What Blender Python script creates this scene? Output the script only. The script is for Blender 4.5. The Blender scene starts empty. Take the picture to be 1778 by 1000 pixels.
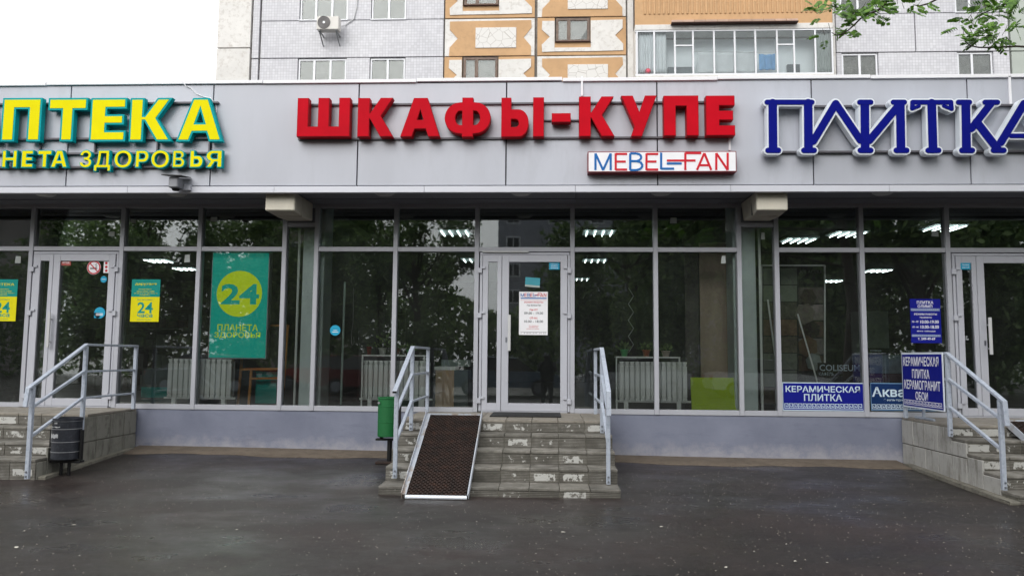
import bpy, bmesh, math, random
from mathutils import Vector, Matrix, geometry
random.seed(7)
SC = bpy.context.scene
COL = SC.collection
PI = math.pi

# ---------------------------------------------------------------- camera
F_PX, PITCH, YAW, ROLL, EYE = 1330.0, 0.0897, 0.04646, 0.00814, 1.46
_fw = Vector((-math.sin(YAW)*math.cos(PITCH), math.cos(YAW)*math.cos(PITCH), math.sin(PITCH)))
_r0 = Vector((math.cos(YAW), math.sin(YAW), 0)); _u0 = _r0.cross(_fw)
_r = math.cos(ROLL)*_r0 + math.sin(ROLL)*_u0
_u = -math.sin(ROLL)*_r0 + math.cos(ROLL)*_u0
cam_d = bpy.data.cameras.new('camera'); cam = bpy.data.objects.new('camera', cam_d); COL.objects.link(cam)
cam_d.sensor_width = 36; cam_d.lens = F_PX/1778*36; cam_d.clip_start = 0.05; cam_d.clip_end = 1000
cam.matrix_world = Matrix(((_r.x,_u.x,-_fw.x,0),(_r.y,_u.y,-_fw.y,0),(_r.z,_u.z,-_fw.z,EYE),(0,0,0,1)))
SC.camera = cam

# ---------------------------------------------------------------- sky, sun, exposure
SUN_EL, SUN_AZ = math.radians(34), math.radians(200)
w = bpy.data.worlds.new('World'); SC.world = w; w.use_nodes = True
nt = w.node_tree; bg = nt.nodes['Background']
sky = nt.nodes.new('ShaderNodeTexSky'); sky.sky_type = 'NISHITA'; sky.sun_disc = False
sky.sun_elevation = SUN_EL; sky.sun_rotation = SUN_AZ; sky.dust_density = 5; sky.air_density = 1
hs = nt.nodes.new('ShaderNodeHueSaturation'); hs.inputs['Saturation'].default_value = 0.12
mx = nt.nodes.new('ShaderNodeMix'); mx.data_type = 'RGBA'; mx.inputs['Factor'].default_value = 0.75
mx.inputs['B'].default_value = (13.2, 13.3, 13.5, 1)      # even overcast cloud deck, same unit as the sky texture
nt.links.new(sky.outputs[0], hs.inputs['Color']); nt.links.new(hs.outputs[0], mx.inputs['A'])
nt.links.new(mx.outputs['Result'], bg.inputs[0]); bg.inputs[1].default_value = 0.10
sl = bpy.data.lights.new('sun', 'SUN'); sl.energy = 1.1; sl.angle = math.radians(45); sl.color = (1, .97, .92)
so = bpy.data.objects.new('sun', sl); COL.objects.link(so)
so.rotation_euler = (math.radians(56), 0, math.radians(-20))
SC.view_settings.view_transform = 'Standard'; SC.view_settings.look = 'None'
SC.view_settings.exposure = 0.45; SC.view_settings.gamma = 1.0; SC.view_settings.use_curve_mapping = False
SC.cycles.max_bounces = 10; SC.cycles.transparent_max_bounces = 24
SC.cycles.glossy_bounces = 5; SC.cycles.diffuse_bounces = 4
SC.cycles.caustics_reflective = False; SC.cycles.caustics_refractive = False

# ---------------------------------------------------------------- measuring helpers: a direction seen from the eye met with a real plane
def ray(px, py): return _fw + _r*((px-889)/F_PX) - _u*((py-500)/F_PX)
def P(px, py, Y):
    d = ray(px, py); t = Y/d.y; return Vector((t*d.x, Y, EYE+t*d.z))
def R(x0, y0, x1, y1, Y):
    ym = (y0+y1)/2; xm = (x0+x1)/2
    return P(x0, ym, Y).x, P(x1, ym, Y).x, P(xm, y1, Y).z, P(xm, y0, Y).z     # X0, X1, Z0, Z1

# ---------------------------------------------------------------- materials
def rgb(h):
    h = h.lstrip('#'); v = [int(h[i:i+2], 16)/255 for i in (0, 2, 4)]
    return tuple(c/12.92 if c <= .04045 else ((c+.055)/1.055)**2.4 for c in v)
def N(m, t): return m.node_tree.nodes.new(t)
def L(m, a, b): m.node_tree.links.new(a, b)
def coords(m, scale=(1,1,1), rnd=True):
    tc = N(m, 'ShaderNodeTexCoord'); mp = N(m, 'ShaderNodeMapping'); mp.inputs['Scale'].default_value = scale
    if rnd:
        oi = N(m, 'ShaderNodeObjectInfo'); mu = N(m, 'ShaderNodeMath'); mu.operation = 'MULTIPLY'; mu.inputs[1].default_value = 37.0
        va = N(m, 'ShaderNodeVectorMath'); va.operation = 'ADD'
        L(m, oi.outputs['Random'], mu.inputs[0]); L(m, tc.outputs['Object'], va.inputs[0]); L(m, mu.outputs[0], va.inputs[1]); L(m, va.outputs[0], mp.inputs[0])
    else: L(m, tc.outputs['Object'], mp.inputs[0])
    return mp.outputs[0]
def noise(m, vec, scale, detail=4, rough=.6):
    n = N(m, 'ShaderNodeTexNoise'); n.inputs['Scale'].default_value = scale; n.inputs['Detail'].default_value = detail
    n.inputs['Roughness'].default_value = rough; L(m, vec, n.inputs['Vector']); return n.outputs['Fac']
def ramp(m, fac, stops):
    r = N(m, 'ShaderNodeValToRGB'); L(m, fac, r.inputs[0]); e = r.color_ramp.elements
    while len(e) < len(stops): e.new(.5)
    for k, (p, c) in enumerate(stops):
        e[k].position = p; e[k].color = (*c, 1) if len(c) == 3 else c
    return r.outputs[0]
def mixc(m, fac, a, b, mode='MIX'):
    n = N(m, 'ShaderNodeMix'); n.data_type = 'RGBA'; n.blend_type = mode
    for s, v in (('Factor', fac), ('A', a), ('B', b)):
        if hasattr(v, 'is_linked') or hasattr(v, 'links'): L(m, v, n.inputs[s])
        else: n.inputs[s].default_value = v if isinstance(v, float) else (*v, 1)
    return n.outputs['Result']
def bump(m, h, strength, dist=.01):
    b = N(m, 'ShaderNodeBump'); b.inputs['Strength'].default_value = strength; b.inputs['Distance'].default_value = dist
    L(m, h, b.inputs['Height']); L(m, b.outputs[0], m.node_tree.nodes['Principled BSDF'].inputs['Normal'])
def base(name):
    m = bpy.data.materials.new(name); m.use_nodes = True; return m, m.node_tree.nodes['Principled BSDF']
def mat(name, col, rough=.5, metal=0, var=.12, scale=3, b=0, bs=60, rnd=.06, dirt=None, streak=False, spec=.5):
    m, p = base(name); p.inputs['Specular IOR Level'].default_value = spec; c = rgb(col) if isinstance(col, str) else col
    v = coords(m, (1, 1, .25) if streak else (1, 1, 1))
    n = noise(m, v, scale)
    lo = tuple(x*(1-var*1.6) for x in c); hi = tuple(min(1, x*(1+var*1.2)) for x in c)
    out = ramp(m, n, [(.25, lo), (.75, hi)])
    if rnd:
        oi = N(m, 'ShaderNodeObjectInfo'); mr = N(m, 'ShaderNodeMapRange'); mr.inputs[3].default_value = 1-rnd; mr.inputs[4].default_value = 1+rnd
        L(m, oi.outputs['Random'], mr.inputs[0]); vm = N(m, 'ShaderNodeVectorMath'); vm.operation = 'SCALE'
        L(m, out, vm.inputs[0]); L(m, mr.outputs[0], vm.inputs['Scale']); out = vm.outputs[0]
    if dirt:
        d = noise(m, v, scale*4.3, 8, .7); k = ramp(m, d, [(.5, (0,0,0)), (.72, (1,1,1))])
        out = mixc(m, k, out, rgb(dirt))
    L(m, out, p.inputs['Base Color'])
    rr = N(m, 'ShaderNodeMapRange'); rr.inputs[3].default_value = max(0, rough-.07); rr.inputs[4].default_value = min(1, rough+.1)
    L(m, noise(m, v, scale*2.1), rr.inputs[0]); L(m, rr.outputs[0], p.inputs['Roughness'])
    p.inputs['Metallic'].default_value = metal
    if b: bump(m, noise(m, v, bs, 5), b)
    return m
def flat(name, col, rough=.45):
    return mat(name, col, rough, var=.03, scale=6, rnd=0, spec=.2)
def emit(name, col, s):
    m, p = base(name); p.inputs['Emission Color'].default_value = (*col, 1); p.inputs['Emission Strength'].default_value = s
    p.inputs['Base Color'].default_value = (.8, .8, .8, 1); return m
def glass(name, tint, ior=1.62, rough=.0, wav=0.0, haze=0.0):
    m = bpy.data.materials.new(name); m.use_nodes = True; t = m.node_tree; t.nodes.clear()
    o = t.nodes.new('ShaderNodeOutputMaterial'); mxs = t.nodes.new('ShaderNodeMixShader')
    tr = t.nodes.new('ShaderNodeBsdfTransparent'); gl = t.nodes.new('ShaderNodeBsdfGlossy'); fr = t.nodes.new('ShaderNodeFresnel')
    tr.inputs[0].default_value = (*tint, 1); gl.inputs['Roughness'].default_value = rough; gl.inputs[0].default_value = (.96, 1, 1, 1); fr.inputs[0].default_value = ior
    t.links.new(fr.outputs[0], mxs.inputs[0]); t.links.new(tr.outputs[0], mxs.inputs[1]); t.links.new(gl.outputs[0], mxs.inputs[2]); t.links.new(mxs.outputs[0], o.inputs[0])
    if haze:      # smeared pale haze put into the glass colour to lift dark panes
        df = t.nodes.new('ShaderNodeBsdfDiffuse'); df.inputs[0].default_value = (.62, .66, .64, 1); m2 = t.nodes.new('ShaderNodeMixShader')
        vv = coords(m, (1, 1, .35)); rr = ramp(m, noise(m, vv, 2.2, 7, .75), [(.3, (haze*.35,)*3), (.7, (haze*2.2,)*3)])
        t.links.new(rr, m2.inputs[0]); t.links.new(mxs.outputs[0], m2.inputs[1]); t.links.new(df.outputs[0], m2.inputs[2]); t.links.new(m2.outputs[0], o.inputs[0])
    if wav:
        v = coords(m); n = noise(m, v, .9, 1); b = N(m, 'ShaderNodeBump'); b.inputs['Strength'].default_value = wav; b.inputs['Distance'].default_value = .002
        L(m, n, b.inputs['Height']); L(m, b.outputs[0], gl.inputs['Normal'])
    return m

ALU = mat('painted aluminium frame', '#b1b3bb', .42, .05, .04, 2, rnd=.02, streak=True)
ALU2 = mat('door aluminium', '#b9bbc4', .4, .05, .04, 2, rnd=.02)
FASC = mat('grey composite panel', '#b9bcc6', .36, .05, .06, 1.1, rnd=.04, streak=True, dirt='#b1b4bd')
BAND = mat('grey trim band', '#cfd1da', .4, .05, .03, 1, rnd=.03)
COPE = mat('white metal coping', '#eeeef2', .4, 0, .02, 2, rnd=.01)
SOFF = mat('dark soffit cladding', '#80828c', .45, .1, .06, 1, rnd=.05)
DARK = mat('dark gap', '#15161a', .8, rnd=0)
GLASS = glass('shopfront glass', (.965, .985, .98), 1.78, rough=.014, wav=.03, haze=.009)
GLASS2 = glass('clear window glass', (.96, .98, .98), 1.45)
RED = mat('red acrylic letter', '#c40a20', .5, 0, .06, 4, rnd=.04, spec=.06)
REDS = mat('red letter return', '#a80a1a', .5, 0, .07, 5, rnd=.05, spec=.1)
YEL = mat('yellow letter face', '#efe40a', .5, 0, .03, 5, rnd=.03, spec=.05)
TEAL = mat('teal letter return', '#02a3a8', .5, 0, .05, 5, rnd=.03, spec=.1)
BLUE = mat('blue letter face', '#0d157c', .5, 0, .05, 5, rnd=.02, spec=.05)
WHT = mat('white letter return', '#e0e6ee', .4, 0, .03, 5, rnd=.02)
WPRINT = flat('white print', '#f2f2f6'); RPRINT = flat('red print', '#cc2030'); BPRINT = flat('blue print', '#1a67b0')
NAVY = flat('navy sign board', '#0e1784', .6); PALEP = flat('pale print', '#c9dbe6'); DPRINT = flat('dark print', '#343944')
TEALP = flat('teal poster print', '#0a8f86'); YELP = flat('yellow poster print', '#dfd60c'); GREENP = mat('lit green panel', '#08a896', .4, var=.03, rnd=0, spec=.2); LIMEP = flat('lime print', '#c9e21c')
CYANP = flat('cyan sticker', '#2d9fc4'); BLACKP = flat('black print', '#16171a')
RAILM = mat('light blue grey rail paint', '#b4bcc9', .38, .1, .05, 6, rnd=.02, dirt='#8b97a8')
BOLT = mat('steel bolt', '#8a8e96', .35, .8)
CONC = mat('old concrete', '#77746a', .85, 0, .25, 4, .4, 40, dirt='#4a473e')
BEAM = mat('painted concrete beam', '#d2cdbf', .8, 0, .08, 3, .15, 30, dirt='#d2ccba')
WOOD = mat('orange brown wood', '#b97a2c', .55, 0, .2, 8, rnd=.05)
RADM = mat('white radiator enamel', '#f6faf8', .4, 0, .02)
BINB = mat('black bin paint', '#2a2d35', .5, .3, .15, 6, .15, 20, dirt='#3f424a')
BING = mat('green bin paint', '#086330', .6, .0, .1, 5, .1, 20)
BLKM = mat('black metal', '#121214', .5, .3)
PLAST = mat('white plastic', '#c4c5c6', .45, 0, .05)
CHALK = mat('chalkboard', '#14181a', .7, 0, .2, 5)
BARK = mat('bark', '#3b332a', .9, 0, .3, 8, .5, 30)

def purple_wall():
    m, p = base('mauve grey painted plinth'); v = coords(m, rnd=False)
    n = noise(m, v, 1.3, 6); c = ramp(m, n, [(.3, rgb('#6f7486')), (.7, rgb('#828799'))])
    sx = N(m, 'ShaderNodeSeparateXYZ'); tc = N(m, 'ShaderNodeTexCoord'); L(m, tc.outputs['Object'], sx.inputs[0])
    mr = N(m, 'ShaderNodeMapRange'); mr.inputs[1].default_value = .50; mr.inputs[2].default_value = .08; L(m, sx.outputs[2], mr.inputs[0])
    n2 = noise(m, v, 5, 6, .75); mu = N(m, 'ShaderNodeMath'); mu.operation = 'MULTIPLY'; L(m, mr.outputs[0], mu.inputs[0]); L(m, n2, mu.inputs[1])
    k = ramp(m, mu.outputs[0], [(.22, (0,0,0)), (.48, (.8,.8,.8))])
    c = mixc(m, k, c, rgb('#a3a2aa'))
    n3 = noise(m, coords(m, (.6,1,3), False), 2.2, 5, .7); k3 = ramp(m, n3, [(.55, (0,0,0)), (.75, (.5,.5,.5))]); c = mixc(m, k3, c, rgb('#61657a'))
    L(m, c, p.inputs['Base Color']); p.inputs['Roughness'].default_value = .75; bump(m, noise(m, v, 45, 6), .25, .01); return m
PLINTH = purple_wall()
def asphalt():
    m, p = base('damp asphalt'); v = coords(m, rnd=False)
    big = noise(m, v, .45, 5, .6); fine = noise(m, v, 26, 8, .85); mid = noise(m, v, 6, 5, .7)
    c = ramp(m, big, [(.34, rgb('#1f1b1a')), (.5, rgb('#2a2524')), (.68, rgb('#342f2d'))])
    f = ramp(m, fine, [(.34, (.45,.45,.45)), (.5, (1,1,1)), (.66, (1.9,1.85,1.8))]); c = mixc(m, 1.0, c, f, 'MULTIPLY')
    g = ramp(m, mid, [(.3, (.74,.73,.73)), (.7, (1.2,1.16,1.13))]); c = mixc(m, 1.0, c, g, 'MULTIPLY')
    vo = N(m, 'ShaderNodeTexVoronoi'); vo.inputs['Scale'].default_value = 42; L(m, v, vo.inputs['Vector'])
    k = ramp(m, vo.outputs['Distance'], [(.03, (1,1,1)), (.09, (0,0,0))]); sel = N(m, 'ShaderNodeSeparateColor'); L(m, vo.outputs['Color'], sel.inputs[0])
    s2 = N(m, 'ShaderNodeMath'); s2.operation = 'GREATER_THAN'; s2.inputs[1].default_value = .62; L(m, sel.outputs[0], s2.inputs[0])
    s3 = N(m, 'ShaderNodeMath'); s3.operation = 'MULTIPLY'; L(m, k, s3.inputs[0]); L(m, s2.outputs[0], s3.inputs[1]); c = mixc(m, s3.outputs[0], c, rgb('#8f857c'))
    st = noise(m, coords(m, (.7, 1.0, 1), False), 1.1, 5, .6); ks = ramp(m, st, [(.52, (0,0,0)), (.70, (.6,.6,.6))]); c = mixc(m, ks, c, rgb('#1d1a18'))
    hu = noise(m, coords(m, (.5, 1, 1), False), .8, 3, .5); kh = ramp(m, hu, [(.4, (.93,1.0,.98)), (.6, (1.08,.97,.95))]); c = mixc(m, 1.0, c, kh, 'MULTIPLY')
    L(m, c, p.inputs['Base Color'])
    r = ramp(m, st, [(.42, (.52,.52,.52)), (.62, (.25,.25,.25))]); L(m, r, p.inputs['Roughness']); bump(m, fine, .35, .004); return m
ASPH = asphalt()
def step_tile(name, ribbed):
    m, p = base(name); v = coords(m)
    n = noise(m, v, 5, 6, .7)
    c = ramp(m, n, [(.25, rgb('#484640')), (.5, rgb('#716e67')), (.78, rgb('#9b9892'))])
    oi = N(m, 'ShaderNodeObjectInfo'); mr = N(m, 'ShaderNodeMapRange'); mr.inputs[3].default_value = .78; mr.inputs[4].default_value = 1.2
    L(m, oi.outputs['Random'], mr.inputs[0]); vm = N(m, 'ShaderNodeVectorMath'); vm.operation = 'SCALE'; L(m, c, vm.inputs[0]); L(m, mr.outputs[0], vm.inputs['Scale']); c = vm.outputs[0]
    if ribbed:
        tc = N(m, 'ShaderNodeTexCoord'); sx = N(m, 'ShaderNodeSeparateXYZ'); L(m, tc.outputs['Object'], sx.inputs[0])
        pz = N(m, 'ShaderNodeMath'); pz.operation = 'PINGPONG'; pz.inputs[1].default_value = .0085; L(m, sx.outputs[2], pz.inputs[0])
        rb = N(m, 'ShaderNodeMapRange'); rb.inputs[1].default_value = .0015; rb.inputs[2].default_value = .0045; L(m, pz.outputs[0], rb.inputs[0])
        c = mixc(m, rb.outputs[0], rgb('#37342c'), c)
        # worn white paint in the middle of the tile
        ax = N(m, 'ShaderNodeMath'); ax.operation = 'ABSOLUTE'; L(m, sx.outputs[0], ax.inputs[0])
        ex = N(m, 'ShaderNodeMapRange'); ex.inputs[1].default_value = .15; ex.inputs[2].default_value = .11; L(m, ax.outputs[0], ex.inputs[0])
        az = N(m, 'ShaderNodeMath'); az.operation = 'ABSOLUTE'; L(m, sx.outputs[2], az.inputs[0])
        ez = N(m, 'ShaderNodeMapRange'); ez.inputs[1].default_value = .055; ez.inputs[2].default_value = .035; L(m, az.outputs[0], ez.inputs[0])
        mm = N(m, 'ShaderNodeMath'); mm.operation = 'MULTIPLY'; L(m, ex.outputs[0], mm.inputs[0]); L(m, ez.outputs[0], mm.inputs[1])
        n2 = noise(m, v, 16, 6, .65); m2 = N(m, 'ShaderNodeMath'); m2.operation = 'MULTIPLY'; L(m, mm.outputs[0], m2.inputs[0]); L(m, n2, m2.inputs[1])
        rr = N(m, 'ShaderNodeMapRange'); rr.inputs[3].default_value = -.17; rr.inputs[4].default_value = .13; L(m, oi.outputs['Random'], rr.inputs[0])
        ad = N(m, 'ShaderNodeMath'); L(m, m2.outputs[0], ad.inputs[0]); L(m, rr.outputs[0], ad.inputs[1])
        k = ramp(m, ad.outputs[0], [(.50, (0,0,0)), (.54, (.9,.9,.9))]); c = mixc(m, k, c, rgb('#c2c2be'))
        bump(m, rb.outputs[0], .5, .003)
    else: bump(m, noise(m, v, 30, 6), .3, .006)
    L(m, c, p.inputs['Base Color']); p.inputs['Roughness'].default_value = .62; return m
RISER = step_tile('ribbed riser tile', True); TREAD = step_tile('concrete tread slab', False)
def slab_mat(name, a, b_, grout='#50493c'):
    m, p = base(name); v = coords(m); n = noise(m, v, 3, 8, .7)
    c = ramp(m, n, [(.3, rgb(a)), (.5, rgb(b_)), (.62, rgb(b_)), (.75, rgb(grout))])
    n2 = noise(m, coords(m, (3,3,.5)), 4, 5, .7); k = ramp(m, n2, [(.5,(0,0,0)),(.68,(.75,.75,.75))]); c = mixc(m, k, c, rgb(grout))
    L(m, c, p.inputs['Base Color']); p.inputs['Roughness'].default_value = .8; bump(m, noise(m, v, 40, 6), .35, .006); return m
SIDEL = slab_mat('weathered side slab', '#66655e', '#86857d', '#47443a'); SIDER = slab_mat('pale side slab', '#8d8c88', '#a9a8a4', '#6b675e')
LAND = mat('landing paving', '#8d877d', .6, 0, .12, 4, .25, 40, rnd=.08, dirt='#6d675d')
APRON = mat('sandy concrete apron', '#655b50', .9, 0, .2, 3, .4, 40, rnd=0, dirt='#4c433a')
def rust_mat():
    m, p = base('rusty brown grating'); v = coords(m, rnd=False); n = noise(m, v, 9, 6, .7)
    c = ramp(m, n, [(.35, rgb('#1d1410')), (.6, rgb('#33221b')), (.85, rgb('#54311d'))]); L(m, c, p.inputs['Base Color']); p.inputs['Roughness'].default_value = .75; return m
RUST = rust_mat()
def channel_mat():
    m, p = base('galvanised channel with rust'); v = coords(m, (1,.3,.3), False); n = noise(m, v, 7, 7, .75)
    c = ramp(m, n, [(.5, rgb('#b6bcc6')), (.6, rgb('#9c9289')), (.72, rgb('#7a4420'))]); L(m, c, p.inputs['Base Color']); p.inputs['Roughness'].default_value = .45; return m
CHAN = channel_mat()
def mosaic(name, c1, line):
    m, p = base(name); tc = N(m, 'ShaderNodeTexCoord'); sx = N(m, 'ShaderNodeSeparateXYZ'); L(m, tc.outputs['Object'], sx.inputs[0])
    cb = N(m, 'ShaderNodeCombineXYZ'); L(m, sx.outputs[0], cb.inputs[0]); L(m, sx.outputs[2], cb.inputs[1])
    br = N(m, 'ShaderNodeTexBrick'); br.offset = 0; br.inputs['Scale'].default_value = 1; br.inputs['Brick Width'].default_value = .105; br.inputs['Row Height'].default_value = .105
    br.inputs['Mortar Size'].default_value = .007; br.inputs['Mortar Smooth'].default_value = .3
    L(m, cb.outputs[0], br.inputs['Vector']); br.inputs['Color1'].default_value = (*c1, 1); br.inputs['Color2'].default_value = (*[x*.86 for x in c1], 1); br.inputs['Mortar'].default_value = (*line, 1)
    v = coords(m, rnd=False); n = noise(m, v, .5, 6, .7); g = ramp(m, n, [(.3, (.86,.86,.88)), (.65, (1.05,1.05,1.05))]); c = mixc(m, 1.0, br.outputs['Color'], g, 'MULTIPLY')
    n4 = noise(m, v, 2.5, 8, .8); k = ramp(m, n4, [(.62,(0,0,0)),(.75,(.5,.5,.5))]); c = mixc(m, k, c, (.75,.75,.76))
    L(m, c, p.inputs['Base Color']); p.inputs['Roughness'].default_value = .55; bump(m, br.outputs['Fac'], -.35, .01); return m
MOS = mosaic('grey white mosaic cladding', rgb('#d2d2d6'), rgb('#b2b2b6'))
CREAM = mat('weathered white plaster', '#dcdad6', .85, 0, .06, 1.5, .2, 25, rnd=.03, dirt='#c0bbb4')
ORANGE = mat('ochre render', '#c6a077', .85, 0, .07, 1.2, .2, 30, rnd=.02, dirt='#b8956f')
JOINT = mat('mortar joint', '#8f8c88', .9, 0, .2, 4, .3, 30, dirt='#65615c')
OLDWOOD = mat('old window wood', '#7a6a60', .8, 0, .25, 8)
WFRAME = mat('white window frame', '#e4e6ea', .4, 0, .02)
CURT = mat('pale curtain', '#dfe8ea', .8, 0, .05, 6); CLOTHW = mat('white cloth', '#e2e6ea', .85, 0, .05, 4); CLOTHB = mat('blue cloth', '#7aaee0', .85, 0, .08, 5)
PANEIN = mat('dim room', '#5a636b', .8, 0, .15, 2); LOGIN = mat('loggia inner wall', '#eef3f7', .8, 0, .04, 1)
INWALL = mat('interior wall', '#2e322f', .8, 0, .1, 1); INFLOOR = mat('interior floor', '#2a2c2c', .35, 0, .1, 2); INCEIL = mat('interior ceiling', '#2a2d2d', .8, 0, .05, 2)  # near-black tones put the dimness of the shops into the colour
TUBE = emit('fluorescent tube', (.85, 1, .97), 6.0); FIXT = mat('light fixture body', '#9aa5a6', .5)
LEAF = None
def leaf_mat(name, a, b_):
    m, p = base(name); oi = N(m, 'ShaderNodeNewGeometry'); c = ramp(m, oi.outputs['Random Per Island'], [(.0, rgb(a)), (1, rgb(b_))])
    L(m, c, p.inputs['Base Color']); p.inputs['Roughness'].default_value = .5
    tl = N(m, 'ShaderNodeBsdfTranslucent'); L(m, c, tl.inputs[0]); ms = N(m, 'ShaderNodeMixShader'); ms.inputs[0].default_value = .35
    out = [x for x in m.node_tree.nodes if x.type == 'OUTPUT_MATERIAL'][0]; L(m, p.outputs[0], ms.inputs[1]); L(m, tl.outputs[0], ms.inputs[2]); L(m, ms.outputs[0], out.inputs[0]); return m
LEAF = leaf_mat('tree leaf', '#42593a', '#86a060'); ROWAN = leaf_mat('rowan leaf', '#365a20', '#74a03a')

# ---------------------------------------------------------------- mesh and object helpers
ORG = {}
def link(o): COL.objects.link(o); return o
class MB:
    def __init__(s): s.bm = bmesh.new()
    def box(s, x0, x1, y0, y1, z0, z1):
        v = [s.bm.verts.new(q) for q in ((x0,y0,z0),(x1,y0,z0),(x1,y1,z0),(x0,y1,z0),(x0,y0,z1),(x1,y0,z1),(x1,y1,z1),(x0,y1,z1))]
        for f in ((0,3,2,1),(4,5,6,7),(0,1,5,4),(1,2,6,5),(2,3,7,6),(3,0,4,7)): s.bm.faces.new([v[i] for i in f])
        return s
    def hexa(s, a, b):      # two quads (lists of four points) joined
        v = [s.bm.verts.new(q) for q in list(a)+list(b)]
        for f in ((0,3,2,1),(4,5,6,7),(0,1,5,4),(1,2,6,5),(2,3,7,6),(3,0,4,7)): s.bm.faces.new([v[i] for i in f])
        return s
    def bar(s, p, q, wd, h=None, up=(0,0,1)):
        p = Vector(p); q = Vector(q); h = h or wd; d = (q-p).normalized(); upv = Vector(up)
        if abs(d.dot(upv)) > .99: upv = Vector((0,1,0))
        sd = d.cross(upv).normalized(); un = sd.cross(d).normalized()
        ring = lambda c: [c-sd*wd/2-un*h/2, c+sd*wd/2-un*h/2, c+sd*wd/2+un*h/2, c-sd*wd/2+un*h/2]
        return s.hexa(ring(p), ring(q))
    def tube(s, pts, r, n=8, r2=None):
        pts = [Vector(x) for x in pts]; rings = []
        for i, c in enumerate(pts):
            d = (pts[min(i+1, len(pts)-1)]-pts[max(i-1, 0)]).normalized(); a = d.orthogonal().normalized(); b = d.cross(a)
            rr = r if r2 is None else r+(r2-r)*i/(len(pts)-1)
            if i:   # keep frames aligned
                a = (pa - d*pa.dot(d)).normalized(); b = d.cross(a)
            pa = a
            rings.append([s.bm.verts.new(c+(a*math.cos(t)+b*math.sin(t))*rr) for t in [2*PI*k/n for k in range(n)]])
        for A, B in zip(rings, rings[1:]):
            for k in range(n): s.bm.faces.new((A[k], A[(k+1)%n], B[(k+1)%n], B[k]))
        s.bm.faces.new(rings[0][::-1]); s.bm.faces.new(rings[-1]); return s
    def lathe(s, c, prof, n=20):
        c = Vector(c); rings = [[s.bm.verts.new(c+Vector((r*math.cos(2*PI*k/n), r*math.sin(2*PI*k/n), z))) for k in range(n)] for r, z in prof]
        for A, B in zip(rings, rings[1:]):
            for k in range(n): s.bm.faces.new((A[k], A[(k+1)%n], B[(k+1)%n], B[k]))
        s.bm.faces.new(rings[0][::-1]); s.bm.faces.new(rings[-1]); return s
    def prism(s, loops, a, b, fn):      # loops of (u,v), first outer; fn(u,v,w) -> point
        loops = [list(l) for l in loops]
        tri = geometry.tessellate_polygon([[Vector((u, v, 0)) for u, v in l] for l in loops]); fl = [q for l in loops for q in l]
        for w_ in (a, b):
            vs = [s.bm.verts.new(fn(u, v, w_)) for u, v in fl]
            for t in tri:
                try: s.bm.faces.new([vs[i] for i in t])
                except ValueError: pass
        for l in loops:
            A = [s.bm.verts.new(fn(u, v, a)) for u, v in l]; B = [s.bm.verts.new(fn(u, v, b)) for u, v in l]
            for k in range(len(l)): s.bm.faces.new((A[k], A[(k+1)%len(l)], B[(k+1)%len(l)], B[k]))
        return s
    def quad(s, *pts):
        s.bm.faces.new([s.bm.verts.new(q) for q in pts]); return s
    def mesh(s, name, off=(0,0,0), bev=0, smooth=False):
        if bev: bmesh.ops.bevel(s.bm, geom=s.bm.edges[:], offset=bev, segments=1, affect='EDGES', clamp_overlap=True)
        else: bmesh.ops.remove_doubles(s.bm, verts=s.bm.verts, dist=1e-6) if smooth else None
        bmesh.ops.recalc_face_normals(s.bm, faces=s.bm.faces)
        bmesh.ops.translate(s.bm, verts=s.bm.verts, vec=[-k for k in off])
        me = bpy.data.meshes.new(name); s.bm.to_mesh(me); s.bm.free()
        if smooth: me.polygons.foreach_set('use_smooth', [True]*len(me.polygons))
        return me
    def build(s, name, m, parent=None, bev=0, smooth=False):
        off = ORG.get(parent, (0,0,0)) if parent else (0,0,0)
        me = s.mesh(name, off, bev, smooth); me.materials.append(m)
        o = link(bpy.data.objects.new(name, me))
        if parent: o.parent = parent; ORG[o] = off
        return o
def tag(o, label, cat=None, group=None, kind=None):
    if label: o['label'] = label
    if cat: o['category'] = cat
    if group: o['group'] = group
    if kind: o['kind'] = kind
    return o
def thing(name, label, cat, loc=(0,0,0), group=None):
    o = link(bpy.data.objects.new(name, None)); o.location = loc; o.empty_display_size = .2; ORG[o] = tuple(loc); return tag(o, label, cat, group)
def piece(name, me, loc, parent, rz=0):     # loc in world; shared mesh data
    o = link(bpy.data.objects.new(name, me)); off = Vector(ORG.get(parent, (0,0,0))); o.location = Vector(loc)-off; o.parent = parent
    if rz: o.rotation_euler = (0,0,rz)
    return o
def shared(name, m, fn, bev=0):
    b = MB(); fn(b); me = b.mesh(name, bev=bev); me.materials.append(m); return me
FRONT = lambda u, v, w_: (u, w_, v)
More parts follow.
